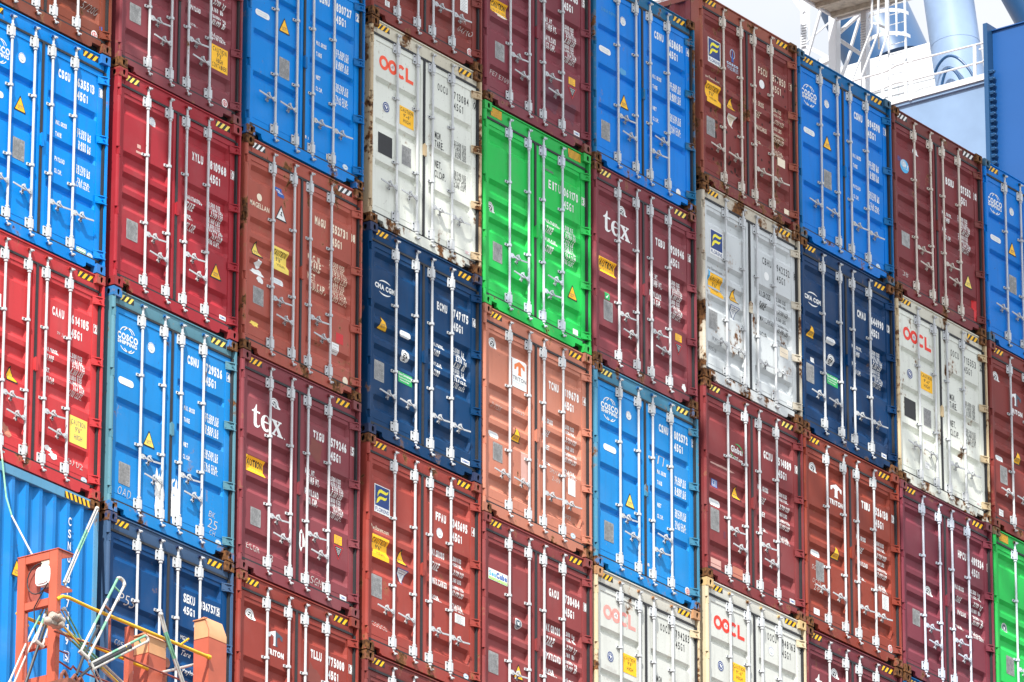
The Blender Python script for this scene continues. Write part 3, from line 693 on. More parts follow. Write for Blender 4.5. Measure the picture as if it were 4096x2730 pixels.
BLUE = (.0, .225, .67); MAR = (.21, .045, .055); NAVYC = (.002, .04, .12); GREEN = (.02, .50, .085); OFFW = (.72, .74, .66)
LP = ['MAX. GROSS', 'TARE', 'NET', 'CU. CAP.']; LPa = ['MAX. GROSS', 'TARE', 'PAYLOAD', 'CU. CAP.']; LT = ['MAX. WT.', 'TARE WT.', 'PAYLOAD', 'CO. CAP.']
VP = ['32.500 KG', '71.650 LBS', '3.800 KG', '8.380 LBS', '28.700 KG', '63.270 LBS', '76.4 CU.M.', '2.700 CU.FT.']
VPk = ['32.500 kg', '71.650 lb', ' 3.800 kg', ' 8.380 lb', '28.700 kg', '63.270 lb', ' 76.4 cu.m.', '2.700 cu.ft.']
VO = ['32.500 KGS', '71.650 LBS', ' 3.760 KGS', ' 8.290 LBS', '28.740 KGS', '63.360 LBS', ' 76.4  CU.M', '2.698 CU.FT']
# column 0
container(0, -1, (.20, .05, .028), 'M', 'A', 'orange-brown container at the upper left corner with a red and white round sticker', .16,
    right=[F_('round_sticker', m_red, 2.18, 2.68), ('tape_square', lambda D: D.rect(2.327-.05, 2.53, 2.32, 2.58, BLUEL, 1)), scr((1.95, 2.38, '5/200', .08))], hazard='')
container(0, 0, BLUE, 'P', 'B', 'bright blue container numbered 635513 at the left edge with a yellow triangle', .02,
    left=[globe(.41, .57), seal(.837, .548, .066, 'round'), pill(.24, 1.12, .515, 1.205), warn(.711, 1.262), plate(.713, 1.615, .934, 1.89)],
    right=[ID('P', 'CSGU', '635513', '8', dh=.02), WT('P', LPa, vals=VPk, lh=.052, x0=1.49, dh=.03, dx=.01), F_('oval_sticker', m_oval, 2.21, 2.69), F_('oval_sticker', lambda D: D.pill(1.95, 2.64, 2.14, 2.70, WHT, 1).pill(1.956, 2.646, 2.134, 2.694, GRN, 2).pill(1.966, 2.656, 2.124, 2.684, WHT, 3))], cast=.1)
container(0, 1, (.52, .045, .05), 'M', 'A', 'bright red container numbered 614105 at the left edge with a pale caution sticker', .08,
    left=[warn(.702, 1.846), lab(.40, .80, .58, 1.0, rows=3), tear(.22, 2.32, .34, .16, seed=4, mt=PEACH), tear(.66, 2.36, .22, .2, seed=5, mt=PEACH)],
    right=[ID('M', 'CAAU', '614105', '2', dh=.03), WT('compact', ['MAX GROSS', 'TARE', 'NET', 'CU.CAP.'], dh=.01, lh=.06), caut(1.904, 1.928, 2.234, 2.277, face=YPALE, ink=GRAY), F_('oval_sticker', m_oval, 2.2, 2.685), tear(1.476, 2.40, .17, .13, seed=8), tear(1.516, 2.50, .2, .1, mt=BRIGHTW, seed=3), scr((1.9, 2.56, '8/02', .09), (1.62, .98, '19 2 21', .04))], cast=.35)
# column 1
container(1, -1, MAR, 'M', 'A', 'dark maroon container at the top with a yellow caution high container sticker', .08,
    left=[plate(.253, 1.942, .475, 2.186)],
    right=[WT('spaced', LPa, unit='kg', lh=.056), caut(1.887, 1.923, 2.215, 2.255, 1), F_('round_sticker', m_red, 2.172, 2.65), tear(1.40, 1.94, .03, .20, seed=2)], hazard='')
container(1, 0, (.34, .026, .036), 'M', 'A', 'crimson red container numbered 810968 with a yellow triangle at lower right', .07,
    left=[seal(.78, .47, .068, 'round'), plate(.277, 1.926, .497, 2.189), ('touch_up_patches', lambda D: (D.rect(.45, .88, .52, .93, SALM), D.rect(.43, .97, .54, 1.0, SALM)))],
    right=[ID('M', 'XYLU', '810968', '0'), WT('compact', ['MAX.GROSS', 'TARE', 'NET', 'CU. CAP.'], dh=.05, lh=.075), warn(1.928, 2.167), cimc(2.129, 2.61, 2.26, 2.665)], hazard='pale', cast=.3)
container(1, 1, (.012, .22, .56), 'P', 'A', 'sun-faded blue container numbered 729526 with a smear of white paint over its door joint', .17,
    frame=(.10, .24, .30, .30),
    left=[globe(.36, .57), seal(.82, .55, .068, 'round'), pill(.204, 1.10, .497, 1.19), warn(.697, 1.851, face=YPALE), plate(.249, 2.193, .468, 2.474), scr((.23, 2.62, 'OAD', .11)),
          ('paint_smear', lambda D: [m_tear(D, .94+.05*(k % 3), 2.06+.05*k, .09, .42, BRIGHTW, k, k) for k in range(7)])],
    right=[ID('P', 'CSNU', '729526', '4'), WT('P', LP, vals=VP, lh=.052, x0=1.48), F_('oval_sticker', m_oval, 2.20, 2.69), scr((2.0, 2.40, 'BK', .08), (1.98, 2.54, '25', .12), (2.02, 2.63, 'CH', .07)),
          ('paint_smear', lambda D: [m_tear(D, 1.245+.05*(k % 3), 2.06+.045*k, .10, .40, BRIGHTW, k+9, k) for k in range(9)])], hazard='pale', cast=.75)
container(1, 2, (.003, .05, .16), 'M', 'A', 'dark navy container numbered 436757 at the bottom left behind the orange lashing posts', .10,
    left=[scr((.30, 1.07, 'P53', .13), (.24, 1.62, 'COS', .07), (.30, 1.76, 'UPS', .09))],
    right=[('number_lettering', lambda D: (D.text('SEKU', 1.54, .72, .222, .10, WHT, .04, fill=.84), D.text('436757', 1.868, .72, .30, .092, WHT, .04, fill=.84), D.text('45G1', 1.54, .87, .222, .09, WHT, .04, fill=.84), D.text('5', 2.192, .716, .048, .08, WHT, .04), D.frame(2.175, .62, 2.25, .73, .006, WHT))),
           ('weight_lettering', lambda D: [D.text(t, 1.55, h, .05+.035*len(t), .05, WHT, .02, mono=False) for t, h in (('MGW', 1.19), ('Tare', 1.39), ('Payload', 1.62), ('Cube', 1.82))])], frame=(.05, .10, .19, .28), cast=.72)
# column 2
container(2, -1, BLUE, 'P', 'B', 'clean blue container numbered 830727 with a small round sticker near its lower right corner', .05,
    left=[pill(.204, 1.095, .499, 1.18), warn(.69, 1.241), plate(.714, 1.59, .925, 1.866), tear(.66, 2.63, .05, .07, seed=2, mt=YPALE)],
    right=[ID('P', 'CSNU', '830727', '2'), WT('P', LP, vals=VP, lh=.052, x0=1.48), F_('oval_sticker', m_oval, 2.12, 2.655), lab(1.26, 2.5, 1.34, 2.54, rows=2), lab(1.72, 2.60, 1.77, 2.68, rows=3, base=CREAM)], frame=(.004, .14, .40, .24), hazard='')
container(2, 0, (.40, .095, .066), 'M', 'A', 'faded brick red container numbered 552731 covered with torn stickers and rust specks', .26,
    left=[('company_logo', lambda D: (D.disc(.362, .745, .052, .05, CREAM), D.text('MAGELLAN', .168, .895, .40, .066, CREAM, .02, mono=False))), F_('square_sticker', lambda D: (D.rect(.73, .46, .866, .60, BLUEL, 1), D.text('GL', .75, .55, .09, .06, WHT, .05, 2))),
          F_('notice_triangle', lambda D: (D.poly([(.81, .70), (.93, .92), (.69, .92)], INK, 1), D.poly([(.81, .735), (.905, .903), (.715, .903)], WHT, 2), D.poly([(.80, .80), (.83, .79), (.82, .83), (.84, .86), (.78, .84), (.81, .83)], INK, 3))),
          warn(.225, 1.555, face=YPALE), caut(.665, 1.294, .982, 1.609, face=YPALE), plate(.262, 1.969, .477, 2.199), F_('oval_sticker', m_pill, .667, 1.70, .926, 1.785),
          tear(.30, 1.58, .16, .13, seed=3), tear(.23, 1.70, .3, .12, seed=6), tear(.32, 1.8, .16, .12, seed=12), tear(.228, 2.40, .22, .12, mt=YPALE, seed=7)],
    right=[ID('M', 'MAGU', '552731', '8', CREAM, dx=-.02), ('weight_lettering', lambda D: ([D.text(t, 1.43, h, w, .10, CREAM, .03) for t, h, w in (('M.G.W.', 1.245, .29), ('TARE', 1.358, .22), ('NET', 1.50, .155), ('CU.CAP.', 1.63, .33))], [D.text(t, 1.875, 1.16+.069*i, w, .06, CREAM, .01) for i, (t, w) in enumerate([('32.500 KGS', .32), ('71.650 LBS', .30), ('3.810 KGS', .31), ('8.400 LBS', .33), ('28.690 KGS', .32), ('63.250 LBS', .30), ('76.3 CU.M', .30), ('2.695 CU.FT.', .34)])])),
           lab(1.892, 2.22, 2.04, 2.36, rows=3), F_('round_sticker', lambda D: D.disc(2.18, 2.67, .055, .055, CREAM, 1)), ('touch_up_patches', lambda D: D.rect(1.98, 2.06, 2.13, 2.2, RED))], hazard='white', cast=.9)
container(2, 1, (.22, .05, .06), 'M', 'A', 'maroon container numbered 579246 with a white serif wordmark and a torn white sticker', .06,
    left=[('company_logo', lambda D: m_tex(D, .275, .925, .60)), seal(.78, .485), caut(.175, 1.335, .567, 1.548, 3), plate(.279, 1.998, .487, 2.232), scr((.2, 2.56, 'ECGR', .09), (.66, 2.62, 'B', .10))],
    right=[ID('M', 'TXGU', '579246', '5'), WT('compact', LT, lh=.08, x0=1.43), lab(1.986, 1.88, 2.143, 1.995, base=YEL), F_('notice_triangle', m_atri, 1.977, 2.02, 2.169, 2.20, face=INK, rim=RED, ink=WHT), cimc(2.115, 2.645, 2.248, 2.705), tear(1.24, 1.98, .15, .34, seed=2), scr((1.5, 2.66, 'SGN', .10)), ('touch_up_patches', lambda D: m_tear(D, 1.40, .68, .38, .40, MOTTLE, 31, 0))], cast=.45)
container(2, 2, (.26, .046, .034), 'M', 'A', 'brown container numbered 775000 at the bottom with a slate and white block T logo', .10,
    left=[seal(.345, .48), ('company_logo', lambda D: m_triton(D, .675, .575, .90, two=True))],
    right=[ID('M', 'TLLU', '775000', '3', thin=False), WT('spaced', LPa), ('touch_up_patches', lambda D: m_tear(D, 1.38, .78, .36, .5, MOTTLE, 22, 0))], cast=.5)
# column 3
container(3, -1, (.21, .042, .034), 'M', 'B', 'brown container at the top edge beside a maroon one with a narrow paper label', .08,
    left=[lab(.36, 2.56, .46, 2.64)], right=[lab(2.019, 1.79, 2.189, 2.11, rows=14), F_('round_sticker', m_red, 2.234, 2.655), scr((2.03, 2.28, 'OR', .08), (2.02, 2.40, '04/10', .07))], hazard='', cast=.8)
def oocl(num, chk, kind, cc, **k): return dict(left=[('company_logo', lambda D: m_oocl(D, .25, .655, c=cc)), seal(.405, 1.165, .074, 'blue'), caut(.70, 1.028, 1.007, 1.295, kind), F_('black_panel', lambda D: D.rect(.24, 1.563, .545, 1.85, INK, 1)), plate(.755, 1.573, .957, 1.843)]+k.get('l', []),
    right=[ID('P', 'OOCU', num, chk, INK, thin=True, **k.get('i', {})), WT('O', k.get('labs', ['MGW.', 'TARE.', 'NET.', 'CU.CAP.']), INK, vals=VO, lh=.095, x0=1.475, thin=True)]+k.get('r', []))
container(3, 0, OFFW, 'P', 'B', 'off-white container numbered 713084 with a rusty frame left of the green one', .23, frame=(.52, .40, .25, .52), head=(.62, .58, .46, .42), **oocl('713084', '0', 2, REDL, r=[lab(2.144, 2.60, 2.26, 2.65, base=WHT, ink=RED, rows=3)]), cast=.95)
container(3, 1, NAVYC, 'M', 'B', 'navy blue container numbered 747175 directly below an off-white one with a green sticker', .05,
    left=[('company_logo', lambda D: m_cma(D, .40, .80)), warn(.257, 1.388), pill(.724, 1.26, .96, 1.345), seal(.85, 1.585), plate(.189, 1.836, .40, 2.109),
          F_('green_sticker', lambda D: (D.rect(.702, 1.842, .999, 1.986, GRN, 1), D.text('Eco-Container', .715, 1.885, .26, .032, WHT, .03, 2, mono=False), D.text('Waterborne Paint System', .715, 1.925, .26, .02, WHT, .02, 2, mono=False), D.text('Waterborne Sealant', .735, 1.96, .2, .02, WHT, .02, 2, mono=False)))],
    right=[ID('M', 'ECMU', '747175', '6'), WT('compact', ['MAX GROSS', 'TARE', 'PAYLOAD', 'CUBE'], unit='kg', dh=.02, dx=.02, lh=.06), cimc(2.07, 2.628, 2.261, 2.69)], cast=.3)
container(3, 2, (.31, .055, .042), 'M', 'B', 'reddish brown container numbered 345695 with a blue square logo of a yellow F', .11,
    left=[F_('company_logo', m_florens, .221, .61, .548, .985), ('web_lettering', lambda D: D.text('www.florens.com', .152, 1.21, .436, .06, CREAM, .01, mono=False)), caut(.185, 1.295, .541, 1.603), warn(.709, 1.544), F_('notice_triangle', m_atri, .719, 1.60, .958, 1.81), plate(.168, 1.835, .395, 2.131), scr((.22, 2.52, 'COSCO', .08))],
    right=[ID('M', 'FFAU', '345695', '4'), WT('spaced', ['MAX.GROSS', 'TARE', 'MAX.CARGO', 'CU.CAP.'], lh=.08, x0=1.462, lw=.92), seal(1.615, .888, .068, 'round'), lab(1.954, 1.88, 2.17, 2.003, rows=7), F_('oval_sticker', m_oval, 2.2, 2.675)], cast=.6)
container(3, 3, (.19, .042, .038), 'M', 'A', 'brown container at the bottom edge of which only the top of its doors shows', .10, cast=.6)
# column 4
container(4, -1, (.20, .042, .055), 'M', 'A', 'maroon container at the top with a half torn caution sticker above the bright green one', .08,
    left=[caut(.251, 1.33, .596, 1.51, 3), plate(.299, 1.94, .513, 2.19), tear(.28, 1.5, .32, .06, mt=CREAM, seed=5), scr((.24, 2.43, 'FE7 E709', .07))],
    right=[ID('M', '', '2930185', '5', dh=.0, dx=0), WT('compact', LT, lh=.08, x0=1.47, dx=.01), lab(1.996, 1.872, 2.147, 1.976, base=YEL), F_('notice_triangle', m_atri, 1.977, 2.005, 2.18, 2.18, face=INK, rim=RED, ink=WHT), cimc(2.113, 2.625, 2.249, 2.686),
           ('touch_up_patches', lambda D: (m_tear(D, 1.42, 2.05, .42, .50, PATCH, 5, 0), m_tear(D, 1.86, 2.2, .38, .40, PATCH, 9, 0)))], hazard='', cast=.7)
container(4, 0, GREEN, 'M', 'C', 'bright green container numbered 0611703 in the middle of the stack', .0, bars='silver',
    left=[seal(.265, 1.445), plate(.272, 1.93, .484, 2.20)],
    right=[('number_lettering', lambda D: (D.text('EITU', 1.54, .745, .285, .115, WHT, .02, fill=.62), D.text('061170', 1.89, .742, .33, .11, WHT, .03), D.text('45G1', 1.89, .92, .225, .105, WHT, .03), D.text('3', 2.31, .738, .05, .095, WHT, .04), D.frame(2.287, .63, 2.375, .75, .006, WHT))),
           WT('compact', ['MAX GROSS', 'TARE', 'PAYLOAD', 'CUBE'], vals=['32.500 KG', '71.650 LB', ' 3.750 KG', ' 8.270 LB', '28.750 KG', '63.380 LB', ' 76.4 CU.M', '2.700 CU.FT'], dh=.04, dx=.0, lh=.075, x0=1.50), warn(1.969, 2.195), lab(2.096, 2.60, 2.212, 2.68, rows=4, ink=PALEB),
           F_('vent', lambda D: (D.poly([(1.47, .42), (1.50, .40), (1.72, .43), (1.74, .50), (1.52, .49)], VENTG, 3), D.poly([(1.52, .455), (1.70, .462), (1.71, .482), (1.53, .478)], GRAY, 4)))], hazard='fine', castrgb=(.03, .38, .07, .18), frame=(.025, .42, .08, .06))
container(4, 1, (.50, .19, .125), 'M', 'B', 'salmon orange container numbered 119678 right beneath the bright green one', .12,
    left=[seal(.31, .455), F_('company_logo', lambda D: (D.rect(.70, .52, 1.024, .94, WHT, 1), D.poly([(.75, .62), (.86, .56), (.98, .60), (.985, .66), (.945, .655), (.93, .625), (.895, .63), (.9, .73), (.915, .755), (.825, .755), (.84, .73), (.84, .63), (.80, .645), (.79, .68), (.75, .69)], ORG, 2), D.text('TRITON', .715, .835, .30, .052, GRAY, .02, 2, mono=False), D.text('INTERNATIONAL', .725, .875, .27, .026, PALEB, 0, 2, mono=False), D.rect(.74, .90, .99, .904, PALEB, 2))),
          warn(.699, 1.693), pill(.219, 1.69, .455, 1.775), plate(.276, 1.85, .488, 2.10), ('touch_up_patches', lambda D: D.rect(.90, 1.80, 1.09, 2.25, SALM)), scr((.7, 1.28, 'Y52621', .06), (.25, 1.36, 'D MSK', .06))],
    right=[ID('M', 'TCNU', '119678', '4'), WT('spaced', ['MAX. GROSS', 'TARE', 'NET', 'CU. CAP.'], lh=.06, x0=1.44), lab(1.969, 1.86, 2.134, 2.09, rows=10, ink=PALEB), F_('oval_sticker', m_oval, 2.08, 2.65), ('touch_up_patches', lambda D: D.rect(1.262, 1.80, 1.33, 2.25, SALM)), scr((1.55, 1.9, 'DM/CZ', .06), (1.6, 2.0, '2-09', .06), (1.95, 2.42, '002', .06))], cast=.6)
container(4, 2, (.24, .05, .05), 'M', 'A', 'maroon container numbered 730404 near the bottom with a white and lime sign', .08,
    left=[F_('company_logo', lambda D: (D.rect(.18, .712, .605, .862, WHT, 1), D.text('Sea', .195, .805, .155, .062, SKYB, .03, 2, mono=False), D.text('Cube', .355, .805, .235, .066, BLUEL, .06, 2, mono=False), D.rect(.19, .822, .595, .855, LIME, 2), D.text('CONTAINER LEASING', .2, .847, .385, .018, WHT, .02, 3))),
          seal(.845, 1.30, .075, 'dark'), warn(.731, 2.073), plate(.186, 1.842, .405, 2.132)],
    right=[ID('M', 'GAOU', '730404', '8'), WT('spaced', ['MAX GROSS', 'TARE', 'PAYLOAD', 'CU.CAP.'], unit='kg', lh=.095, x0=1.47)], cast=.4)
# column 5
container(5, -1, (.0, .20, .68), 'P', 'C', 'blue container numbered 658681 topping its column with scraped paint and rust along its sill', .13, frame=(.01, .13, .27, .42),
    left=[seal(.77, .56, .066, 'round'), pill(.195, 1.105, .473, 1.195), warn(.669, 1.867), plate(.241, 2.205, .451, 2.481), ('faded_lettering', lambda D: D.text('CHINA SHIPPING', .25, .57, .40, .05, FADE, .0, mono=False)), ('touch_up_patches', lambda D: m_tear(D, .62, 1.27, .26, .11, FADE, 3, 0))],
    right=[ID('P', 'CSNU', '658681', '4'), WT('P', LP, vals=VP[:6]+['76.3 CU.M.', '2.697 CU.FT.'], lh=.052, x0=1.48), F_('round_sticker', lambda D: D.disc(2.088, 2.678, .055, .055, WHT, 1))], cast=.85, hz2=False)
container(5, 0, (.21, .045, .055), 'M', 'A', 'maroon container numbered 920946 with a white serif wordmark right of the bright green one', .08,
    left=[('company_logo', lambda D: m_tex(D, .285, .905, .60)), seal(.787, .47), caut(.169, 1.32, .596, 1.528, 3), F_('green_sticker', lambda D: (D.rect(.313, 1.80, .428, 1.906, GRN, 1), D.poly([(.33, 1.88), (.36, 1.86), (.41, 1.82), (.37, 1.885)], WHT, 2))), plate(.286, 1.923, .499, 2.208)],
    right=[ID('M', 'TGBU', '920946', '6'), WT('compact', LT, lh=.08, x0=1.44), lab(1.99, 1.88, 2.142, 1.983, base=YEL), F_('notice_triangle', m_atri, 1.974, 2.02, 2.153, 2.19, face=INK, rim=RED, ink=WHT), tear(2.128, 2.56, .13, .13, seed=14)], hazard='pale', cast=.75)
container(5, 1, (.012, .24, .60), 'P', 'C', 'blue container numbered 802572 above a pale off-white container with a faded logo', .10, frame=(.06, .22, .34, .32),
    left=[globe(.405, .55), seal(.853, .525, .062, 'round'), pill(.258, 1.09, .556, 1.18), warn(.756, 1.847, face=YPALE), plate(.272, 2.187, .49, 2.465)],
    right=[ID('P', 'CSNU', '802572', '5', dx=.04), WT('P', LP, vals=VP, lh=.052, x0=1.48, dx=.04), F_('round_sticker', m_red, 2.224, 2.655), scr((1.5, 1.02, 'ITZ', .17)), lab(1.27, 2.52, 1.31, 2.56, rows=2)], hazard='pale', cast=.7)
container(5, 2, (.60, .61, .56), 'P', 'B', 'off-white container numbered 794283 at the bottom with a washed-out pink logo', .18, frame=(.56, .46, .30, .42), head=(.60, .58, .50, .30), castrgb=(.45, .24, .12, .55), **oocl('794283', '9', 0, PINKL, i=dict(dh=-.055, dx=.045), l=[scr((.27, 1.35, 'CAROLIN', .05), (.25, 1.5, '(18/9/19)', .05))]))
# column 6
fs = [F_('company_logo', m_florens, .258, .61, .573, .985), warn(.741, 1.538), plate(.21, 1.831, .418, 2.11)]
container(6, -1, (.21, .040, .036), 'M', 'B', 'brown container numbered 877850 at the top of its column covered with dark spots of dirt', .30, bars='cream', frame=(.30, .085, .055, .38),
    left=fs+[('web_lettering', lambda D: D.text('www.florens.com', .191, 1.225, .411, .06, CREAM, .0, mono=False)), caut(.225, 1.29, .568, 1.605), F_('notice_triangle', m_atri, .756, 1.61, .969, 1.82, face=CREAM, rim=WHT, ink=GRAY),
             ('group_logo', lambda D: (D.arc(.875, .67, .062, .075, .012, 0, 360, PALEB, 0, 28), D.poly([(.875, .58), (.895, .72), (.90, .79), (.85, .79), (.855, .72)], BLUEL, 1), D.text('cosco', .73, .85, .29, .05, PALEB, .05, mono=False), D.text('中远集团', .735, .925, .28, .05, PALEB, .0, mono=False))),
             ('dirt_spots', lambda D: [D.disc(.25+.8*random.Random(k).random(), 1.0+1.5*random.Random(k+50).random()**.7, .012+.022*random.Random(k+9).random(), .016+.03*random.Random(k+3).random(), DIRT, 0, 9) for k in range(34)])],
    right=[ID('M', 'FSCU', '877850', '1', CREAM, thin=True), WT('spaced', ['MAX. GROSS', 'TARE', 'MAX.CARGO', 'CU.CAP.'], CREAM, lh=.068, x0=1.45, thin=True), F_('round_sticker', lambda D: D.disc(1.612, .872, .066, .066, WHT, 1)), F_('tape_patch', lambda D: D.rect(1.99, 1.86, 2.181, 1.987, CREAM, 1)), F_('tape_patch', lambda D: D.rect(2.143, 2.60, 2.276, 2.676, CREAM, 1)),
           ('dirt_spots', lambda D: [D.disc(1.36+.88*random.Random(k+5).random(), .5+1.9*random.Random(k+70).random(), .010+.016*random.Random(k+19).random(), .014+.02*random.Random(k+33).random(), DIRT, 0, 9) for k in range(26)])], cast=.85)
container(6, 0, (.58, .61, .61), 'M', 'B', 'pale grey-white container numbered 942232 with heavy rust and an F logo on blue', .30, frame=(.55, .50, .40, .50),
    left=fs+[('web_lettering', lambda D: D.text('www.florens.com', .194, 1.205, .418, .055, GRAY, .0, mono=False)), caut(.25, 1.27, .572, 1.58), F_('torn_sticker', lambda D: (D.rect(.21, 1.23, .25, 1.44, SKYB, 2), D.rect(.25, 1.245, .54, 1.27, PALEB, 3), D.rect(.25, 1.45, .58, 1.475, PALEB, 3), D.rect(.555, 1.25, .585, 1.46, PALEB, 3))), F_('notice_triangle', m_atri, .743, 1.59, .978, 1.80), scr((.27, 2.28, 'WF', .08, GRAY), (.25, 2.4, '005/8', .05, GRAY))],
    right=[ID('M', 'CBHU', '942232', '8', INK, thin=True, dx=.03), WT('spaced', ['MAX.GROSS', 'TARE', 'MAX.CARGO', 'CU.CAP'], INK, lh=.085, x0=1.452, dx=.03, thin=True), F_('round_sticker', lambda D: D.disc(1.658, .886, .062, .062, WHT, 1)), lab(1.974, 1.84, 2.18, 1.98, rows=1, base=CREAM), lab(2.131, 2.60, 2.256, 2.67, rows=1)], cast=.95)
container(6, 1, (.215, .040, .042), 'M', 'A', 'maroon container numbered 514889 with a green swoosh logo below the rusty pale one', .08,
    left=[('company_logo', lambda D: (D.text('Global', .722, .86, .28, .085, WHT, .04, mono=False), D.arc(.89, .84, .13, .12, .022, 5, 120, GRN, taper=True), D.arc(.84, .86, .13, .09, .018, 190, 290, GRN, taper=True), D.text('GCXINT.com', .69, .965, .315, .045, WHT, .04, mono=False))),
          F_('square_sticker', lambda D: (D.rect(.294, 1.38, .436, 1.50, BLUEL, 1), D.text('LR', .325, 1.47, .08, .06, WHT, .02, 2), D.frame(.31, 1.395, .42, 1.485, .006, WHT, 2))), warn(.743, 1.543), pill(.216, 1.675, .496, 1.775), plate(.205, 1.829, .416, 2.15),
          ('touch_up_patches', lambda D: (D.rect(.20, 2.56, .45, 2.69, SALM), D.rect(.735, 2.54, .98, 2.69, PEACH), D.rect(.52, 2.1, .57, 2.2, PATCH))), tear(.25, 1.12, .75, .05, mt=SALM, seed=4)],
    right=[ID('M', 'GCXU', '514889', '0'), WT('spaced', ['MAX. GROSS', 'TARE', 'NEY', 'CU.CAP.'], lh=.065, x0=1.44), cimc(2.136, 2.62, 2.274, 2.686)], hazard='pale', cast=.7)
container(6, 2, (.60, .61, .56), 'P', 'B', 'off-white container numbered 948163 at the bottom with a vivid red logo', .08, frame=(.58, .49, .33, .26), head=(.60, .59, .52, .15), castrgb=(.60, .42, .20, .42), **oocl('948163', '3', 2, VRED, i=dict(dh=-.06, dx=.03), labs=['MAX GROSS', 'TARE.', 'NET.', 'CU.CAP.'], r=[seal(1.65, .615, .066, 'round')]))
# column 7
container(7, -1, (.0, .185, .64), 'P', 'B', 'blue container numbered 894598 at the top of its column against the white crane structure', .05,
    left=[globe(.35, .585), seal(.81, .58, .063, 'round'), pill(.197, 1.13, .484, 1.215), warn(.69, 1.289), plate(.704, 1.622, .908, 1.901)],
    right=[ID('P', 'CSNU', '894598', '1', dh=.02), WT('P', LPa, vals=VPk, lh=.052, x0=1.48, dh=.02), F_('oval_sticker', m_oval, 2.10, 2.685)], frame=(.006, .13, .34, .22), cast=.6, castrgb=(.03, .10, .17, .55))
container(7, 0, (.002, .036, .115), 'M', 'B', 'dark navy container numbered 644990 between a rusty pale one and an off-white one', .10,
    left=[('company_logo', lambda D: m_cma(D, .375, .83)), warn(.228, 1.42), pill(.71, 1.28, .942, 1.365), seal(.825, 1.605), plate(.181, 1.841, .382, 2.12), F_('square_sticker', lambda D: D.rect(.355, 1.70, .448, 1.78, WHT, 1)),
          F_('green_sticker', lambda D: (D.rect(.709, 1.847, .986, 1.999, GRN, 1), D.text('Eco-Container', .722, 1.89, .24, .032, WHT, .03, 2, mono=False), D.text('Waterborne Paint System', .722, 1.93, .24, .02, WHT, .02, 2, mono=False), D.text('Waterborne Sealant', .74, 1.965, .19, .02, WHT, .02, 2, mono=False)))],
    right=[ID('M', 'CMAU', '644990', '3'), WT('compact', ['MAX. GROSS', 'TARE', 'NET', 'CU. CAP.'], unit='KGS', lh=.06, x0=1.44), cimc(2.102, 2.635, 2.232, 2.70)], cast=.82)
container(7, 1, (.25, .046, .028), 'M', 'B', 'brown container numbered 526138 with a plain white block T logo', .06,
    left=[seal(.345, .465), ('company_logo', lambda D: m_triton(D, .742, .57, .885)), pill(.264, 1.69, .491, 1.785), warn(.75, 1.689), plate(.331, 1.85, .538, 2.13), lab(.263, 2.57, .408, 2.657, rows=2), scr((.23, 2.0, 'SORK', .07), (.24, 2.2, 'OCTS', .07), (.27, 2.3, '249', .08))],
    right=[ID('M', 'TIIU', '526138', '3'), WT('spaced', ['MAX. GROSS', 'TARE', 'PAYLOAD', 'CU. CAP.'], lh=.06, x0=1.45), lab(2.03, 1.88, 2.197, 2.10, rows=11), F_('round_sticker', m_red, 2.218, 2.65)], cast=.5)
container(7, 2, (.17, .036, .046), 'M', 'A', 'maroon container at the bottom edge with a half hidden white serif wordmark', .12,
    left=[('company_logo', lambda D: m_tex(D, .29, .905, .60)), seal(.838, .47)], right=[ID('M', 'TGBU', '', '')], cast=.6)
# column 8
container(8, -1, (.19, .034, .038), 'M', 'A', 'maroon container numbered 937552 topping its column with a pale blue round logo', .16, bars='cream', frame=(.17, .045, .04, .30),
    left=[('company_logo', lambda D: (D.text('Blue', .20, .79, .16, .07, BLUEL, .0, mono=False), D.disc(.377, .835, .118, .105, SKYB, 1), D.disc(.35, .80, .075, .06, PALEB, 2), D.text('Sky', .33, .845, .15, .07, WHT, .02, 3, mono=False), D.text('intermodal', .34, .88, .13, .02, WHT, .0, 3, mono=False))), F_('round_sticker', lambda D: D.pill(.665, .42, .80, .56, WHT, 1)), F_('data_plate', lambda D: D.rect(.262, 1.88, .478, 2.105, PLT, 1)), scr((.27, 2.58, '38', .09))],
    right=[ID('M', 'BSIU', '937552', '0', dx=-.03, dh=.01), WT('compact', ['MAX. GROSS', 'TARE', 'NET', 'CO. CAP.'], lh=.06, x0=1.47, dx=-.02), warn(1.941, 2.214, face=YPALE), F_('touch_up_patches', lambda D: D.rect(2.20, 2.35, 2.275, 2.68, RED))], hazard='white', cast=.95)
container(8, 0, OFFW, 'P', 'B', 'off-white container numbered 715353 near the right edge with rust streaks along its sill', .26, frame=(.56, .44, .27, .46), head=(.62, .60, .50, .34), cast=.95, **oocl('715353', '2', 2, VRED, l=[lab(.76, 2.40, .883, 2.50, rows=2)], r=[lab(2.144, 2.62, 2.26, 2.66, base=WHT, ink=RED, rows=2)]))
container(8, 1, (.18, .036, .052), 'M', 'A', 'maroon container numbered 489334 at the lower right without any company logo', .07, bars='silver',
    left=[seal(.82, 1.455), plate(.327, 1.85, .523, 2.085)],
    right=[ID('M', 'HPCU', '489334', '0', dx=.055), WT('spaced', ['MAX GROSS', 'TARE', 'PAYLOAD', 'CU.CAP.'], unit='kg', lh=.062, x0=1.48, dx=.06)], cast=.6)
container(8, 2, (.006, .10, .28), 'P', 'A', 'container at the bottom right of which only a blue sliver shows', .2, cast=.8)
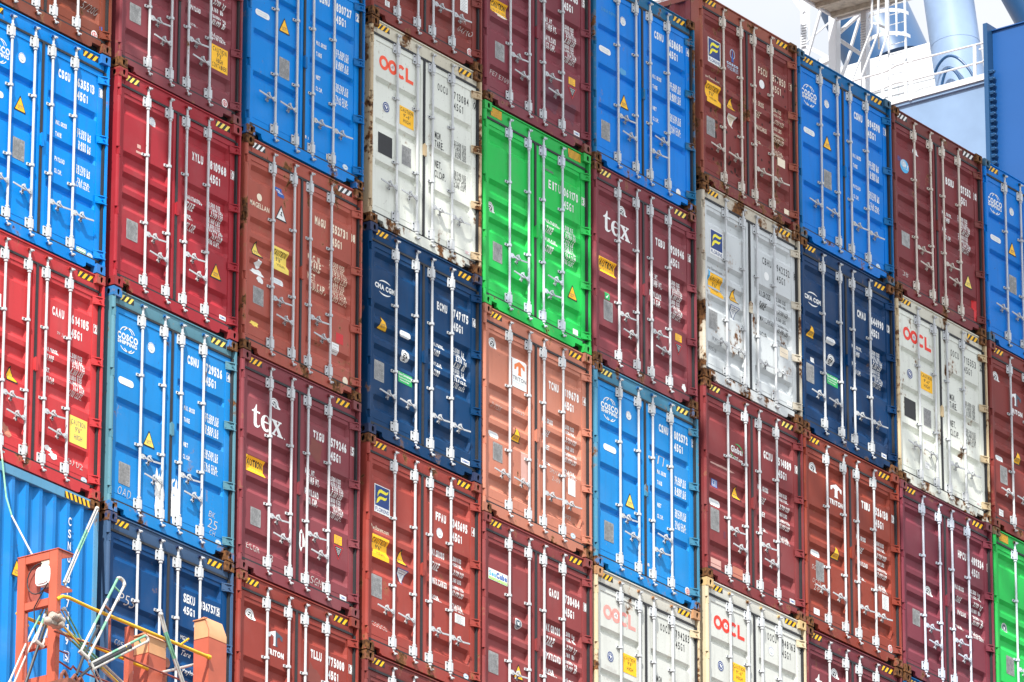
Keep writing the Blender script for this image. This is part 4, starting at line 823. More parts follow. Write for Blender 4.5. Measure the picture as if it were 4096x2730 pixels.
# column 9
container(9, -1, (.0, .18, .62), 'P', 'B', 'blue container at the right edge cut off by the frame with a white globe logo', .04,
    left=[globe(.36, .585), seal(.83, .58, .063, 'round'), pill(.21, 1.13, .50, 1.215), warn(.70, 1.289), plate(.71, 1.622, .915, 1.901)], right=[ID('P', 'CSNU', '771202', '4')], cast=.5, castrgb=(.03, .10, .17, .5))
container(9, 0, (.21, .038, .032), 'M', 'B', 'maroon container at the right edge with half a block T logo', .06,
    left=[seal(.30, .465), ('company_logo', lambda D: m_triton(D, .66, .59, .92, two=True)), pill(.24, 1.70, .45, 1.785), warn(.70, 1.689), plate(.30, 1.86, .50, 2.13), lab(.24, 2.56, .36, 2.66, rows=2)], right=[ID('M', 'TLLU', '481176', '0')], cast=.5)
container(9, 1, GREEN, 'M', 'C', 'green container at the lower right corner cut off by the frame', .02, bars='silver',
    left=[seal(.37, 1.45, .075, 'dark'), plate(.33, 1.88, .55, 2.16)], right=[ID('M', 'EITU', '170442', '0')], hazard='fine', castrgb=(.12, .10, .06, .7), frame=(.025, .40, .08, .10))
# ------------------------------------------------------------------ blind end container at the lower left
def blind_container():
    c, j = 0, 2; root = empty('shipping_container', (COLX[c]+W/2, .004, COLZ[c]-(j+1)*PITCH+.012+ZG))
    tag(root, 'blue container at the lower left with its corrugated blind end facing out', 'container', 'steel containers stacked on the ship')
    rgb = (.012, .19, .52); P = wear(rgb, .05); F = (.10, .28, .44, .24); K = (.30, .26, .22, .55)
    for r_, t_ in ((0, 0), (1, 0), (0, 1), (1, 1)):
        link('corner_casting', me(('cast', t_, r_), casting_mesh, t_, r_), root, K); link('corner_casting', rearcast((t_, r_)), root, K)
    for r_ in (0, 1): link('side_wall', me(('side', r_), side_mesh, r_), root, P); link('side_rail', me(('rail', r_), rail_mesh, r_), root, F)
    link('roof', me('roof', roof_mesh), root, P); link('floor', me('floor', floor_mesh), root, P)
    w = link('end_wall', endwall_mesh(True), root, P); fr = link('end_frame', end_rails_mesh(True), root, F)
    link('end_wall', me('endr', endwall_mesh), root, P); link('end_frame', me('endfr', end_rails_mesh), root, F)
    D = Decal(); D.rect(1.79, .035, 2.265, .115, INK)
    for k in range(6): u = 1.79+k*.08; D.poly([(u+.01, .035), (u+.05, .035), (min(u+.08, 2.265), .115), (u+.04, .115)], YEL, 1)
    D.build('hazard_stripe', fr, yfun=lambda x, h: .008, hb=[])
    D = Decal(); h = .44
    for ch in 'CSNU': D.text(ch, 1.885, h, .055, .10, WHT, .02); h += .155
    h += .10
    for ch in '077119': D.text(ch, 1.885, h, .055, .10, WHT, .02); h += .155
    D.frame(1.865, h-.07, 1.96, h+.06, .006, WHT); D.text('5', 1.885, h+.045, .055, .09, WHT, .02)
    D.build('number_lettering', w, yfun=lambda x, h: .018, hb=[])
    D = Decal(); m_warn(D, .86, 1.36, w=.2, ht=.24); D.build('warning_triangle', w, yfun=lambda x, h: .018, hb=[])
blind_container()

# ------------------------------------------------------------------ lashing bridge and lashing gear in front of the lower left corner
SAL = mat_plain('primer_red_steel', (.44, .10, .055), .5, 0, .10, 5, .08); SALD = mat_plain('pale_orange_steel', (.60, .31, .15), .5, 0, .10, 6, .05)
YRAIL = mat_plain('yellow_rail_paint', (.80, .46, .02), .4, 0, .10, 12); RUSTM = mat_plain('rusty_steel', (.19, .07, .045), .85, 0, .35, 18, .4); MROD = mat_plain('maroon_rod_paint', (.30, .075, .055), .6, 0, .2, 14)
GALV = mat_plain('galvanised_rod', (.50, .48, .44), .42, .15, .22, 18, .1); GRNP = mat_plain('green_rod_paint', (.16, .38, .24), .5, 0, .3, 14); BLKR = mat_plain('greased_screw', (.035, .035, .038), .45, .3, .2, 20)
LAMPW = mat_plain('white_lamp_shell', (.80, .80, .80), .35, 0, .04, 8); YROD = mat_plain('yellow_rod_paint', (.72, .52, .08), .5, 0, .2, 15)
def G(x, y, z): return (x, y, z+ZG)
def pmesh(name, mb, mats, parent=None, bevel=0, **k): return link(name, mb.mesh(name, mats, bevel), parent, **k)
LBZ = 5.3
def lashing_bridge():
    o = G(0, -1.4, LBZ); root = empty('lashing_bridge', o); tag(root, 'salmon orange steel lashing bridge with yellow rails in the lower left corner', 'lashing bridge')
    def q(x, y, z): return (x-o[0], y-o[1], z+ZG-o[2])
    def box(mb, x0, x1, y0, y1, z0, z1, mi=0): a = q(x0, y0, z0); b = q(x1, y1, z1); mb.box(a[0], b[0], a[1], b[1], a[2], b[2], mi)
    mb = MB(); box(mb, -3.2, 4.6, -2.05, -.85, LBZ-.12, LBZ)
    for k in range(14): box(mb, -3.1+.56*k, -3.04+.56*k, -2.05, -.85, LBZ-.3, LBZ-.12)
    pmesh('walkway', mb, SAL, root)
    # two-legged frame that carries the lamp
    mb = MB(); x0, x1 = -.281, -.204
    box(mb, x0, x1, -1.6, -1.475, LBZ, 7.76); box(mb, x0, x1, -1.115, -1.0, LBZ, 7.76)
    for a, b in ((7.665, 7.76), (7.10, 7.195), (6.61, 6.712), (6.16, 6.262)): box(mb, x0+.004, x1-.004, -1.475, -1.115, a, b)
    box(mb, x0-.004, x1+.20, -1.612, -.99, 7.76, 7.775)
    for z in (7.66, 7.235): mb.prism([(q(x1, 0, 0)[0], q(0, 0, z)[2]), (q(x1+.20, 0, 0)[0], q(0, 0, z+.075)[2]), (q(x1+.20, 0, 0)[0], q(0, 0, z+.10)[2]), (q(x1, 0, 0)[0], q(0, 0, z+.10)[2])], 'y', q(0, -1.6, 0)[1], q(0, -1.588, 0)[1])
    for z in (7.33,): box(mb, x1, x1+.20, -1.6, -1.3, z, z+.012)
    pmesh('portal_frame', mb, SAL, root, .004)
    mb = MB(); box(mb, x1-.02, x1-.012, -1.30, -1.115, 7.2, 7.665); pmesh('panel', mb, MROD, root)
    for px_, wx, y0, y1, zt, cut in ((1.396, .33, -1.605, -1.375, 7.225, .06), (2.517, .345, -1.60, -1.37, 7.725, .18)):
        mb = MB(); a = q(px_, 0, 0)[0]; ym = y0+.075; zm = zt-.27
        side = [(y0, LBZ), (y1, LBZ), (y1, zt-.02), (ym, zt), (y0, zt-cut)]
        lo = [(q(0, y, 0)[1], q(0, 0, z)[2]) for y, z in ((y0, LBZ), (y1, LBZ), (y1, zm), (y0, zm))]
        hi = [(q(0, y, 0)[1], q(0, 0, z)[2]) for y, z in ((y0+.001, zm), (y1-.001, zm), (y1-.001, zt-.02), (ym, zt), (y0+.001, zt-cut))]
        mb.prism(lo, 'x', a, a+wx, 0); mb.prism(hi, 'x', a+.001, a+wx-.001, 1)
        box(mb, px_-.014, px_, y0+.02, y1+.012, zt-.04, zt-.02, 1)
        pmesh('post', mb, [SAL, SALD], root, .006)
    mb = MB(); box(mb, 1.05, 1.13, -1.60, -1.52, LBZ, 7.19); pmesh('stanchion', mb, SAL, root, .004)
    mb = MB(); mb.path([q(-.27, -1.6, 7.15), q(-.2, -1.62, 7.2), q(-.09, -1.62, 7.215), q(.3, -1.62, 7.20), q(2.52, -1.62, 7.195)], .021, 12); mb.tube(q(2.47, -1.62, 7.195), q(2.52, -1.62, 7.195), .028, 10); mb.tube(q(1.96, -1.62, 7.20), q(2.0, -1.72, 7.27), .012, 8)
    pmesh('handrail', mb, YRAIL, root)
    mb = MB(); mb.path([q(.16, -.80, 7.10), q(-.02, -.84, 7.17), q(-.10, -.86, 7.17), q(-.08, -.89, 7.15), q(1.40, -1.60, 6.755)], .021, 12); pmesh('handrail', mb, YRAIL, root)
    mb = MB(); mb.path([q(-.40, -1.68, 6.71), q(.57, -1.68, 6.745), q(1.93, -1.66, 6.75), q(2.6, -1.62, 6.76)], .012, 8); mb.path([q(.15, -1.3, 6.57), q(.36, -1.3, 6.53), q(.40, -1.3, 6.58), q(.46, -1.3, 6.55), q(1.3, -1.3, 6.56)], .012, 8); mb.path([q(-.28, -1.3, 6.70), q(.3, -1.3, 6.70)], .010, 8)
    pmesh('mid_rail', mb, MROD, root)
    for a, b in ((q(-.448, -1.3, 6.98), q(-.42, -1.3, LBZ)), (q(.655, -1.62, 7.17), q(.665, -1.62, 6.78))):
        mb = MB(); mb.path([a, b], .016, 8); pmesh('stanchion', mb, MROD, root)
    mb = MB(); mb.box(*[v for p in zip(q(-.46, -1.95, 6.02), q(.02, -1.6, 6.09)) for v in p]); box(mb, -.3, -.1, -1.9, -1.65, LBZ, 6.03)
    for x in (-.35, -.16, -.06):
        mb.path([q(x-.05, -1.8, 6.08), q(x-.045, -1.8, 6.17), q(x, -1.8, 6.22), q(x+.045, -1.8, 6.17), q(x+.05, -1.8, 6.08)], .022, 8)
    pmesh('pad_eye', mb, RUSTM, root)
    mb = MB(); mb.path([q(1.594, -1.65, 6.756), q(2.62, -1.3, 7.195)], .017, 10); pmesh('brace', mb, GALV, root)
lashing_bridge()
def floodlight():
    o = G(-.235, -1.385, 7.35); root = empty('floodlight', o); tag(root, 'white floodlight with a looped black cable inside the orange frame', 'lamp')
    mb = MB(); P = []
    for k in range(16):
        a = 2*math.pi*k/16; P.append((.115*math.copysign(abs(math.cos(a))**.55, math.cos(a)), .125+.12*math.copysign(abs(math.sin(a))**.55, math.sin(a))))
    mb.prism(P, 'x', -.05, .10); mb.prism([(y*.8, .125+(z-.125)*.8) for y, z in P], 'x', -.062, -.05); pmesh('housing', mb, LAMPW, root, .012)
    mb = MB(); mb.box(-.03, .04, -.08, .05, .25, .32); mb.box(-.02, .03, -.03, .03, .235, .25); pmesh('mount', mb, mat_plain('cream_plastic', (.62, .60, .48), .5), root, .006)
    mb = MB(); mb.path([(-.05+.02*math.sin(t*.7), .06+.17*math.cos(t), .10+.19*math.sin(t)) for t in [R(v) for v in range(100, -170, -18)]]+[(-.06, .11, -.25), (-.04, .09, -.6)], .0075, 8); pmesh('cable', mb, BLKR, root)
    mb = MB(); mb.box(-.01, .0, .13, .3, -.10, .36); 
floodlight()
def rod(label, pts, r=.013, pair=0, mats=(GALV, GRNP), gaps=(.35, .6), kind='lashing_rod', group='lashing rods around the orange lashing bridge'):
    """long steel lashing bar, or two side by side, with faded colour bands"""
    P = [Vector(G(*p)) for p in pts]; o = P[-1]; root = empty(kind, o); tag(root, label, kind.replace('_', ' '), group); d = (P[-1]-P[0]).normalized()
    off = d.cross(Vector((0, 1, 0))).normalized()*pair/2 if pair else Vector((0, 0, 0))
    def at(t): 
        L = [(b-a).length for a, b in zip(P[:-1], P[1:])]; s = t*sum(L)
        for a, b, l in zip(P[:-1], P[1:], L):
            if s <= l or b is P[-1]: return a+(b-a)*(s/l)-o
            s -= l
    ts = sorted({0, gaps[0], gaps[1], 1}|{i/6 for i in range(1, 6)})
    for k in ((1, -1) if pair else (0,)):
        mb = MB()
        for a, b in zip(ts[:-1], ts[1:]): mb.tube(at(a)+off*k, at(b)+off*k, r, 10, 1 if gaps[0] <= (a+b)/2 < gaps[1] else 0)
        pmesh('bar', mb, list(mats), root)
    mb = MB(); mb.ball(at(0), r*2.2, 0, 10, 6); mb.tube(at(0)-off*1.2, at(0)+off*1.2+Vector((0, 0, .001)), r*1.5, 8); mb.tube(at(.97)-off*1.1, at(.97)+off*1.1+Vector((0, 0, .002)), r*1.7, 8)
    pmesh('end_fitting', mb, GALV, root)
rod('white and green lashing rod running up to the corner of the bright red container', [(2.30, -.02, 9.33), (1.155, -.7, 8.327), (.203, -1.3, 7.524)], .0125, .036, gaps=(.3, .55))
rod('thin green and white lashing rod crossing the upper left of the corrugated blue end', [(.43, -.05, 9.721), (-.03, -.6, 8.549), (-.171, -.9, 8.184), (-.262, -1.2, 7.77)], .011, gaps=(.2, .66))
rod('bundle of grey and green rods running down right from the double hook', [(-.50, -1.7, 6.84), (.123, -1.6, 6.722), (1.1, -1.5, 6.47)], .014, .075, gaps=(.3, .7))
rod('green and yellow rod lying just below the bundle under the yellow rail', [(-.30, -1.72, 6.80), (.123, -1.66, 6.66), (1.1, -1.56, 6.40)], .013, mats=(YROD, GRNP), gaps=(.25, .6))
rod('pair of white rods leaning against the upper yellow rail between the orange posts', [(1.49, -1.7, 7.43), (1.622, -1.7, 7.165), (1.928, -1.7, 6.715), (2.2, -1.7, 6.2)], .014, .04, mats=(GALV, GRNP), gaps=(.15, .38))
rod('thin pair of green rods standing right behind the near leg of the orange frame', [(.20, -1.3, 7.22), (.418, -1.35, 6.933), (.83, -1.4, 6.40)], .011, .06, gaps=(.1, .5))
rod('pair of pale rods seen through the orange frame under the floodlight', [(-.10, -1.3, 7.15), (-.431, -1.3, 6.577), (-.70, -1.3, 6.05)], .012, .07, gaps=(.1, .3))
def turnbuckle(label, a, b, c, w=.10, dark=False):
    """open frame turnbuckle: two side bars joined at both ends, a screw inside and a rod below"""
    A, B, Cc = (Vector(G(*p)) for p in (a, b, c)); root = empty('turnbuckle', Cc); tag(root, label, 'turnbuckle', 'open turnbuckles on the lashing bridge'); d = (B-A).normalized(); s = d.cross(Vector((.3, 1, 0))).normalized()*w/2; A0 = A-Cc; B0 = B-Cc
    mb = MB(); L = (B-A).length
    for k in (1, -1):
        for t0, t1, m in ((0, .28, 1 if k < 0 else 0), (.28, .5, 0), (.5, .62, 1), (.62, 1, 0)): mb.tube(A0+s*k+(B0-A0)*t0, A0+s*k+(B0-A0)*t1, .0155, 10, m)
    n = 8; mb.path([A0+s*math.cos(math.pi*i/n)-d*.5*w*math.sin(math.pi*i/n) for i in range(n+1)], .021, 10); mb.path([A0+s+d*.14, A0-s+d*.14], .012, 8, 1); mb.tube(B0-s*1.3, B0+s*1.3, .028, 10); pmesh('body', mb, [GALV, GRNP], root)
    mb = MB(); mb.tube(A0+(B0-A0)*(.3 if dark else .62), B0+(Vector((0, 0, 0))-B0)*.02, .021 if dark else .016, 10); mb.ball(A0+(B0-A0)*(.3 if dark else .62), .03, 0, 8, 5); mb.tube(B0, (0, 0, 0), .019, 10); pmesh('screw', mb, BLKR, root)
    mb = MB(); mb.path([A0+s*1.2+(B0-A0)*.36, A0+(B0-A0)*.36+s.cross(d)*.03, A0-s*1.2+(B0-A0)*.36], .016, 8); pmesh('keeper_clip', mb, RUSTM if not dark else YROD, root)
turnbuckle('upright white turnbuckle leaning across the upper yellow rail', (.84, -1.62, 7.66), (.019, -1.78, 6.517), (-.13, -1.8, 6.24), .115)
turnbuckle('flat lying green turnbuckle with a black screw crossing in front of the lower yellow rail', (1.25, -1.68, 7.07), (.16, -1.78, 6.42), (-.08, -1.8, 6.22), .07, True)
turnbuckle('dark turnbuckle screw seen between the lower rungs of the orange frame', (-.03, -1.36, 7.28), (-.36, -1.42, 6.62), (-.60, -1.42, 6.02), .10, True)
def knuckle():
    o = Vector(G(-.47, -1.72, 6.80)); root = empty('double_hook', o); tag(root, 'rusty cast double lashing head in front of the orange frame', 'lashing head')
    mb = MB(); mb.box(-.12, .14, -.04, .05, -.05, .03); mb.tube((-.08, -.03, .05), (.13, -.03, .03), .05, 12); mb.ball((-.12, -.02, -.03), .05, 0, 10, 6); mb.tube((.02, -.1, .05), (.02, .06, .05), .036, 12); mb.tube((.06, -.1, -.03), (.06, .06, -.03), .034, 12)
    pmesh('casting', mb, mat_plain('weathered_casting', (.42, .36, .30), .7, 0, .35, 20, .5), root, .008)
    mb = MB(); mb.box(-.05, .10, -.02, .05, .06, .12); mb.tube((.02, -.08, .09), (.02, .05, .09), .03, 10); pmesh('shackle', mb, RUSTM, root, .006)
knuckle()
o = empty('twistlock', G(3.60, -.05, 7.66)); tag(o, 'rusty round fitting hanging on the dark navy container between the two orange posts', 'fitting')
mb = MB(); mb.tube((0, -.04, .06), (0, .04, .06), .07, 14); mb.box(-.035, .035, -.02, .03, -.3, .03); pmesh('head', mb, RUSTM, o, .006)

# ------------------------------------------------------------------ crane structures behind the stack, upper right
CRB = mat_plain('sunlit_crane_blue', (.19, .28, .42), .45, 0, .10, 1.2, .03); CRD = mat_plain('deep_crane_blue', (.010, .075, .25), .4, 0, .05, .8, .03); CRN = mat_plain('shaded_crane_blue', (.012, .06, .15), .4, 0, .06, .8)  # sunlight is in the CRB tone; CRN is darkened for the shaded far tube
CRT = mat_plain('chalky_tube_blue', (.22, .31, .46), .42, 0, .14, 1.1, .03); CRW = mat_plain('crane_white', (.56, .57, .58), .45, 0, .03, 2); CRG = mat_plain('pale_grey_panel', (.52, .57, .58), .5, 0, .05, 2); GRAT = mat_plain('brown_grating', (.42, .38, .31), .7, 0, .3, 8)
def onx(x, y, Xc):
    """world point seen at column x, row y of the 4096-wide photograph on the upright plane X = Xc"""
    d = FWD*FPX+RGT*(x-2048)-UPV*(y-1365); t = (Xc-CAMP.x)/d.x; p = CAMP+d*t; return p
def dx(x, y, Xc): return onx(3046+x/2.24, y/2.24, Xc)
def crane():
    XB = 80.0; o = dx(1605, 1568, XB); o.z = ZG; root = empty('harbour_crane', o); tag(root, 'blue harbour crane with a thick slanted tube and white railing at the upper right', 'crane')
    q = lambda p: tuple(p-o)
    p0, p1 = dx(2022, 745, XB), dx(1150, 985, XB); zt = p0.z; yb = p0.y; yf = p1.y+3
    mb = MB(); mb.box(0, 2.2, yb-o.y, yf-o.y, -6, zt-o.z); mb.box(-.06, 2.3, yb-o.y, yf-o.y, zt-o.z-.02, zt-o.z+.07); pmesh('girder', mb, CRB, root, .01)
    zd = zt+.07; mb = MB(); mb.box(-.10, 3.0, yb-o.y, yf-o.y, zd-o.z+.004, zd-o.z+.17); pmesh('walkway', mb, CRW, root)
    # bolted end block
    XE = 79.3; a = dx(2062, 285, XE); b = dx(2022, 240, XE); y1 = a.y; y2 = b.y
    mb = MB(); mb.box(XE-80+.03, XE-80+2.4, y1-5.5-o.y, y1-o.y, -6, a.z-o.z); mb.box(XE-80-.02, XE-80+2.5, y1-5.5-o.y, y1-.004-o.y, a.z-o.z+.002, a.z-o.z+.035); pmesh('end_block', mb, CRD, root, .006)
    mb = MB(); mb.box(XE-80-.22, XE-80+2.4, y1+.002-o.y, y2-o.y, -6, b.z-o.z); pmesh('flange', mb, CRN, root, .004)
    zz = dx(2075, 665, XE).z; k = 0
    while k < 30:
        mb = MB(); z = zz-.195*k-o.z; mb.tube((XE-80-.13, y1-.10-o.y, z), (XE-80-.13, y1+.03-o.y, z), .062, 6); mb.tube((XE-80-.13, y1-.15-o.y, z), (XE-80-.13, y1-.10-o.y, z), .036, 8); pmesh('bolt', mb, CRN, root); k += 1
    # tubes
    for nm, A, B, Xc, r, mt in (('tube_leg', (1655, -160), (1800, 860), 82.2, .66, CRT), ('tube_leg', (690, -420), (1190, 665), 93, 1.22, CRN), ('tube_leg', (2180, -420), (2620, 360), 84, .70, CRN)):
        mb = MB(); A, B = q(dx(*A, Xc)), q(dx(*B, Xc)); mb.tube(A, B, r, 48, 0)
        if nm == 'tube_leg' and r == .66:
            for t in (.62, .625): pass
            c = Vector(A)+(Vector(B)-Vector(A))*.56; d = (Vector(B)-Vector(A)).normalized(); mb.tube(c, c+d*.03, r+.006, 48)
        pmesh(nm, mb, mt, root)
    for A, B in (((1555, 650), (1900, 690)), ((1610, 805), (1800, 760))):    # cable loops strapped on the tube
        mb = MB(); a, b = Vector(q(dx(*A, 81.45))), Vector(q(dx(*B, 81.45))); n = 12
        mb.path([a+(b-a)*(i/n)+Vector((-.10*math.sin(math.pi*i/n), 0, .50*math.sin(math.pi*i/n)**.8)) for i in range(n+1)], .038, 8); pmesh('cable', mb, CRN, root)
    # railings
    XR = 79.95
    def rail(nm, pts, r=.028, Xc=XR): mb = MB(); mb.path([q(dx(*p, Xc)) for p in pts], r, 8); pmesh(nm, mb, CRW, root)
    rail('handrail', [(780, 738), (1050, 662), (1120, 640), (1200, 592), (1310, 557), (2022, 378)]); rail('handrail', [(860, 868), (1080, 800), (1200, 745), (1350, 720), (1900, 578), (1975, 558), (2022, 525)])
    rail('handrail', [(1340, 840), (1430, 795), (1555, 763)], .024); rail('handrail', [(960, 855), (1300, 762), (1560, 700)], .024, 83); rail('handrail', [(1950, 445), (2022, 428)], .024, 81)
    rail('handrail', [(1000, 905), (1300, 830)], .022, 83)
    for x, t, b_, r in ((1910, 405, 745, .05), (1340, 560, 905, .062), (1292, 570, 905, .045), (1085, 662, 905, .05), (915, 700, 900, .05), (1155, 500, 930, .035)): rail('rail_post', [(x, t), (x+3, b_)], r)
    # cabin behind the rail
    XH = 86.5; A = dx(1575, 620, XH); B = dx(700, 860, XH); mb = MB()
    mb.box(XH-80, XH-75, A.y-.6-o.y, B.y-o.y, -3, dx(1500, 350, XH).z-o.z-.1); pmesh('cabin', mb, CRW, root, .02)
    mb = MB(); a = dx(1530, 625, XH-.1); b = dx(1350, 900, XH-.1); mb.box(XH-80-.12, XH-80-.02, a.y-.3-o.y, b.y-o.y, b.z-.6-o.z, a.z-o.z); pmesh('cabin_panel', mb, CRG, root, .01)
    mb = MB(); a = dx(1215, 715, XH-.1); b = dx(940, 900, XH-.1); mb.box(XH-80-.10, XH-80-.02, a.y-o.y, b.y-o.y, b.z-.6-o.z, a.z-.1-o.z); pmesh('cabin_panel', mb, CRG, root, .01)
    mb = MB(); a = dx(1470, 1000, XH-2); mb.box(XH-82, XH-78, A.y-1.2-o.y, B.y-o.y, -4, dx(1500, 640, XH-2).z-1.15-o.z); pmesh('cabin_step', mb, CRW, root, .02)
crane()
def tower():
    o = dx(640, 1568, 82); o.z = ZG; root = empty('access_tower', o); tag(root, 'white lattice stair tower with a caged ladder at the top right', 'tower'); q = lambda p: tuple(p-o)
    def bar(nm, A, B, w, Xc, d=None, X2=None, mt=CRW):
        """square steel section of width w between two seen points"""
        a = Vector(q(dx(*A, Xc))); b = Vector(q(dx(*B, X2 or Xc))); dd = (b-a).normalized(); w *= .55; s = dd.cross(Vector((1, 0, 0))).normalized()*w/2; u = Vector(((d or w), 0, 0))
        mb = MB(); mb.add([a+s, a-s, a-s+u, a+s+u, b+s, b-s, b-s+u, b+s+u], [(0, 1, 2, 3), (4, 5, 6, 7), (0, 1, 5, 4), (1, 2, 6, 5), (2, 3, 7, 6), (3, 0, 4, 7)]); pmesh(nm, mb, mt, root)
    bar('upright', (377, -150), (374, 700), .34, 86); bar('upright', (632, -150), (634, 900), .42, 82); bar('upright', (912, 60), (912, 1000), .30, 82, .2)
    for k in range(9): bar('upright_stiffener', (352, 225+24*k), (402, 213+24*k), .06, 85.95)
    for k in range(12): bar('upright_stiffener', (885, 190+23*k), (935, 178+23*k), .06, 81.93)
    bar('brace', (250, -60), (372, 110), .17, 85.5); bar('brace', (545, 20), (400, 540), .11, 82.3); bar('brace', (405, 375), (600, 205), .07, 84); bar('brace', (405, 415), (600, 520), .18, 84); bar('brace', (660, 315), (905, 95), .16, 82.3); bar('brace', (660, 335), (900, 495), .19, 82.4)
    bar('brace', (880, 140), (790, 440), .12, 83); bar('brace', (795, 455), (705, 700), .13, 83.2); bar('beam', (478, 572), (600, 522), .30, 82.8)
    bar('brace', (1000, 205), (1110, 250), .11, 82.4); bar('brace', (590, -20), (600, 60), .16, 82.2)
    # platform
    A, B, Cc = dx(690, 158, 82), dx(1290, 5, 82), dx(430, -5, 90); z = A.z-o.z
    mb = MB(); mb.box(A.x-o.x-4.6, A.x-o.x, B.y-o.y-.2, A.y-o.y, z, z+.05); pmesh('platform', mb, GRAT, root)
    for k in range(6): mb = MB(); x = A.x-o.x-.4-.75*k; mb.box(x, x+.1, B.y-o.y, A.y-o.y-.02, z-.14, z-.004); pmesh('platform_joist', mb, GRAT, root)
    mb = MB(); mb.box(A.x-o.x+.004, A.x-o.x+.08, B.y-o.y-.2, A.y-o.y+.1, z-.06, z+.12); mb.box(A.x-o.x-4.6, A.x-o.x+.0, A.y-o.y+.004, A.y-o.y+.08, z-.06, z+.10); pmesh('platform_edge', mb, CRW, root)
    # caged ladder
    XL = 81; c = dx(1150, 205, XL); r = .92*abs(dx(975, 170, XL).y-dx(1330, 200, XL).y)/2
    for (yy, bulge) in ((165, 0), (375, 0), (600, 0)):
        cc = Vector(q(dx(1150, yy, XL))); n = 14
        pts = [cc+Vector((-r*.95*math.sin(math.pi*i/n), r*math.cos(math.pi*i/n)*(1+.10*(yy == 375)), 0)) for i in range(n+1)] if yy < 500 else None
        if pts:
            mb = MB()
            for a, b in zip(pts[:-1], pts[1:]): mb.add([a+Vector((0, 0, .05)), a-Vector((0, 0, .05)), b-Vector((0, 0, .05)), b+Vector((0, 0, .05)), a*1.0+Vector((.03, 0, .05)), a+Vector((.03, 0, -.05)), b+Vector((.03, 0, -.05)), b+Vector((.03, 0, .05))], [(0, 1, 2, 3), (4, 5, 6, 7), (0, 3, 7, 4), (1, 2, 6, 5)])
            pmesh('cage_hoop', mb, CRW, root)
    for A, M_, B in (((985, -150), (985, 250), (800, 738)), ((1045, -150), (1040, 300), (890, 690)), ((1120, -150), (1118, 330), (1010, 655))):
        bar('cage_strip', A, M_, .085 if A[0] != 1120 else .17, 80.4, .04); bar('cage_strip', M_, B, .075, 80.4, .04, 80.1)
    bar('cage_strip', (1200, -150), (1208, 325), .07, 80.6, .04); bar('ladder_rail', (1130, -150), (1145, 930), .07, 81.2); bar('ladder_rail', (1275, -150), (1300, 905), .09, 81.2); bar('cage_strip', (1040, 200), (1050, 440), .07, 81.9, .04)
    for k in range(12): bar('rung', (1136, -40+90*k), (1288, -80+90*k), .03, 81.25)
tower()
mb = MB(); a = onx(2568, 14, 60); b = onx(2670, -10, 60); c_ = onx(2600, 60, 60)
o = empty('guard_rail', c_-Vector((0, 0, 2))); tag(o, 'faint white guard rail just above the blue container numbered 658681', 'railing')
mb.path([tuple(onx(x, y, 60)-o.location) for x, y in ((2540, 22), (2590, 14), (2680, -10), (2720, -20))], .045, 8); mb.path([tuple(onx(x, y, 60)-o.location) for x, y in ((2600, 26), (2640, 16), (2648, 4), (2640, -6))], .018, 8); mb.path([tuple(onx(x, y, 60)-o.location) for x, y in ((2590, 13), (2592, 200))], .045, 8)
pmesh('rail', mb, CRW, o)

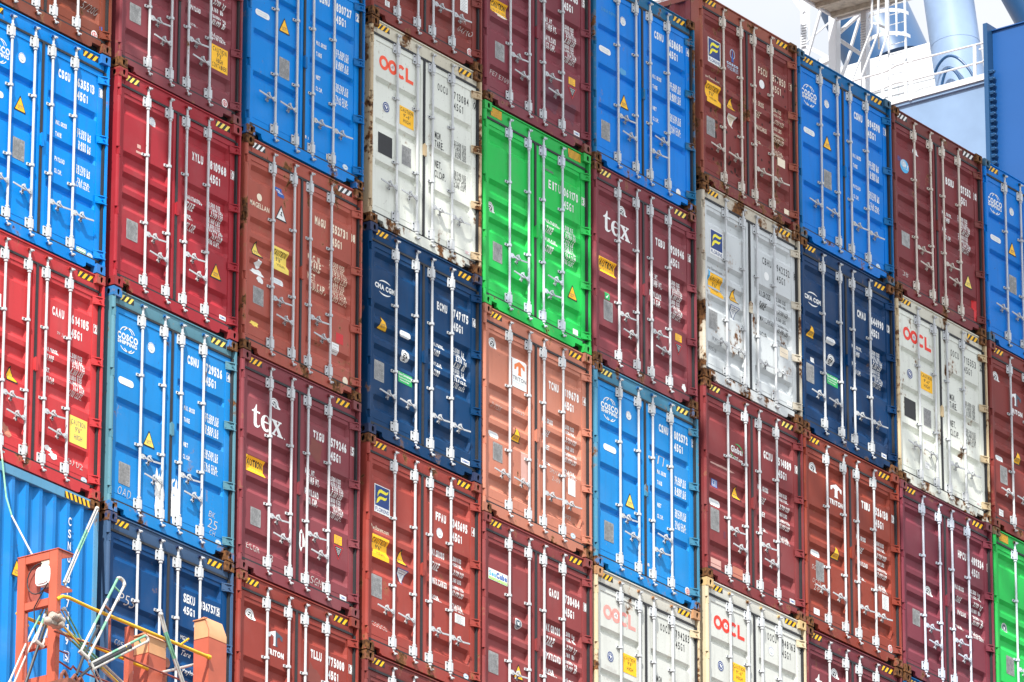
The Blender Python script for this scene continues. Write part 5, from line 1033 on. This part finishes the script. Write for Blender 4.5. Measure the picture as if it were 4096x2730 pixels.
# ------------------------------------------------------------------ unseen gantry above the frame, added to shade the front of the stack
def gantry():
    zg = 30.6+ZG; o = Vector((-8, -4, ZG*0)); root = empty('shade_gantry', o); tag(root, 'unseen grey gantry beam added to shade the front of the stack', 'crane'); ST = mat_plain('gantry_grey', (.34, .36, .38), .5)
    y0, y1, x0, x1 = -5.55, -2.9, -8.6, 26; q = lambda x, y, z: (x-o.x, y-o.y, z-o.z)
    mb = MB(); a, b = q(x0, y0+.75, zg), q(x1, y1, zg+1.5); mb.box(a[0], b[0], a[1], b[1], a[2], b[2]); pmesh('beam', mb, ST, root)
    mb = MB(); x = x0
    while x < x1: mb.path([q(x, y0+.72, zg), q(x+.5, y0+.02, zg), q(x+1.0, y0+.72, zg)], .07, 6); mb.tube(q(x+.5, y0, zg), q(x+1.5, y0, zg), .06, 6); x += 1.0
    pmesh('shade_truss', mb, ST, root)  # rods added to break up the lower edge of the shade
    for cx, w, cy0, cy1, z0, z1 in ((-2.9, 2.4, -4.5, -3.3, -6.2, -.02), ):
        mb = MB(); a, b = q(cx-w/2, cy0, zg+z0), q(cx+w/2, cy1, zg+z1); mb.box(a[0], b[0], a[1], b[1], a[2], b[2]); pmesh('shade_block', mb, ST, root, .05)  # box added under the beam to shade the maroon container below
    mb = MB(); a, b = q(26.0, -8.6, 0), q(27.0, -7.6, zg+1); mb.box(a[0], b[0], a[1], b[1], a[2], b[2]); a, b = q(26.0, -7.6, zg-1), q(27.0, y1, zg-.004); mb.box(a[0], b[0], a[1], b[1], a[2], b[2]); pmesh('leg', mb, ST, root)
    mb = MB(); a, b = q(33.0, -8.6, 0), q(34.0, -7.6, zg+1); mb.box(a[0], b[0], a[1], b[1], a[2], b[2]); a, b = q(27.0, -8.1, zg+.1), q(33.0, -7.7, zg+.9); mb.box(a[0], b[0], a[1], b[1], a[2], b[2]); pmesh('leg', mb, ST, root)
gantry()

# ------------------------------------------------------------------ quay and ship below the frame
QUAY = mat_plain('quay_concrete', (.11, .11, .11), .85, 0, .2, .05); HULL = mat_plain('hull_paint', (.05, .10, .19), .5); DECK = mat_plain('deck_paint', (.26, .09, .06), .7)
mb = MB(); mb.add([(-1500, -1500, 0), (1500, -1500, 0), (1500, 1500, 0), (-1500, 1500, 0)], [(0, 1, 2, 3)]); tag(link('quay', mb.mesh('quay', QUAY)), kind='structure')
mb = MB(); mb.box(-40, 140, -2.4, 46, .02, ZG+4.2); tag(pmesh('ship_hull', mb, HULL), kind='structure')
mb = MB(); mb.box(-39.8, 139.8, -2.2, 45.8, ZG+4.21, ZG+4.3); tag(pmesh('ship_deck', mb, DECK), kind='structure')
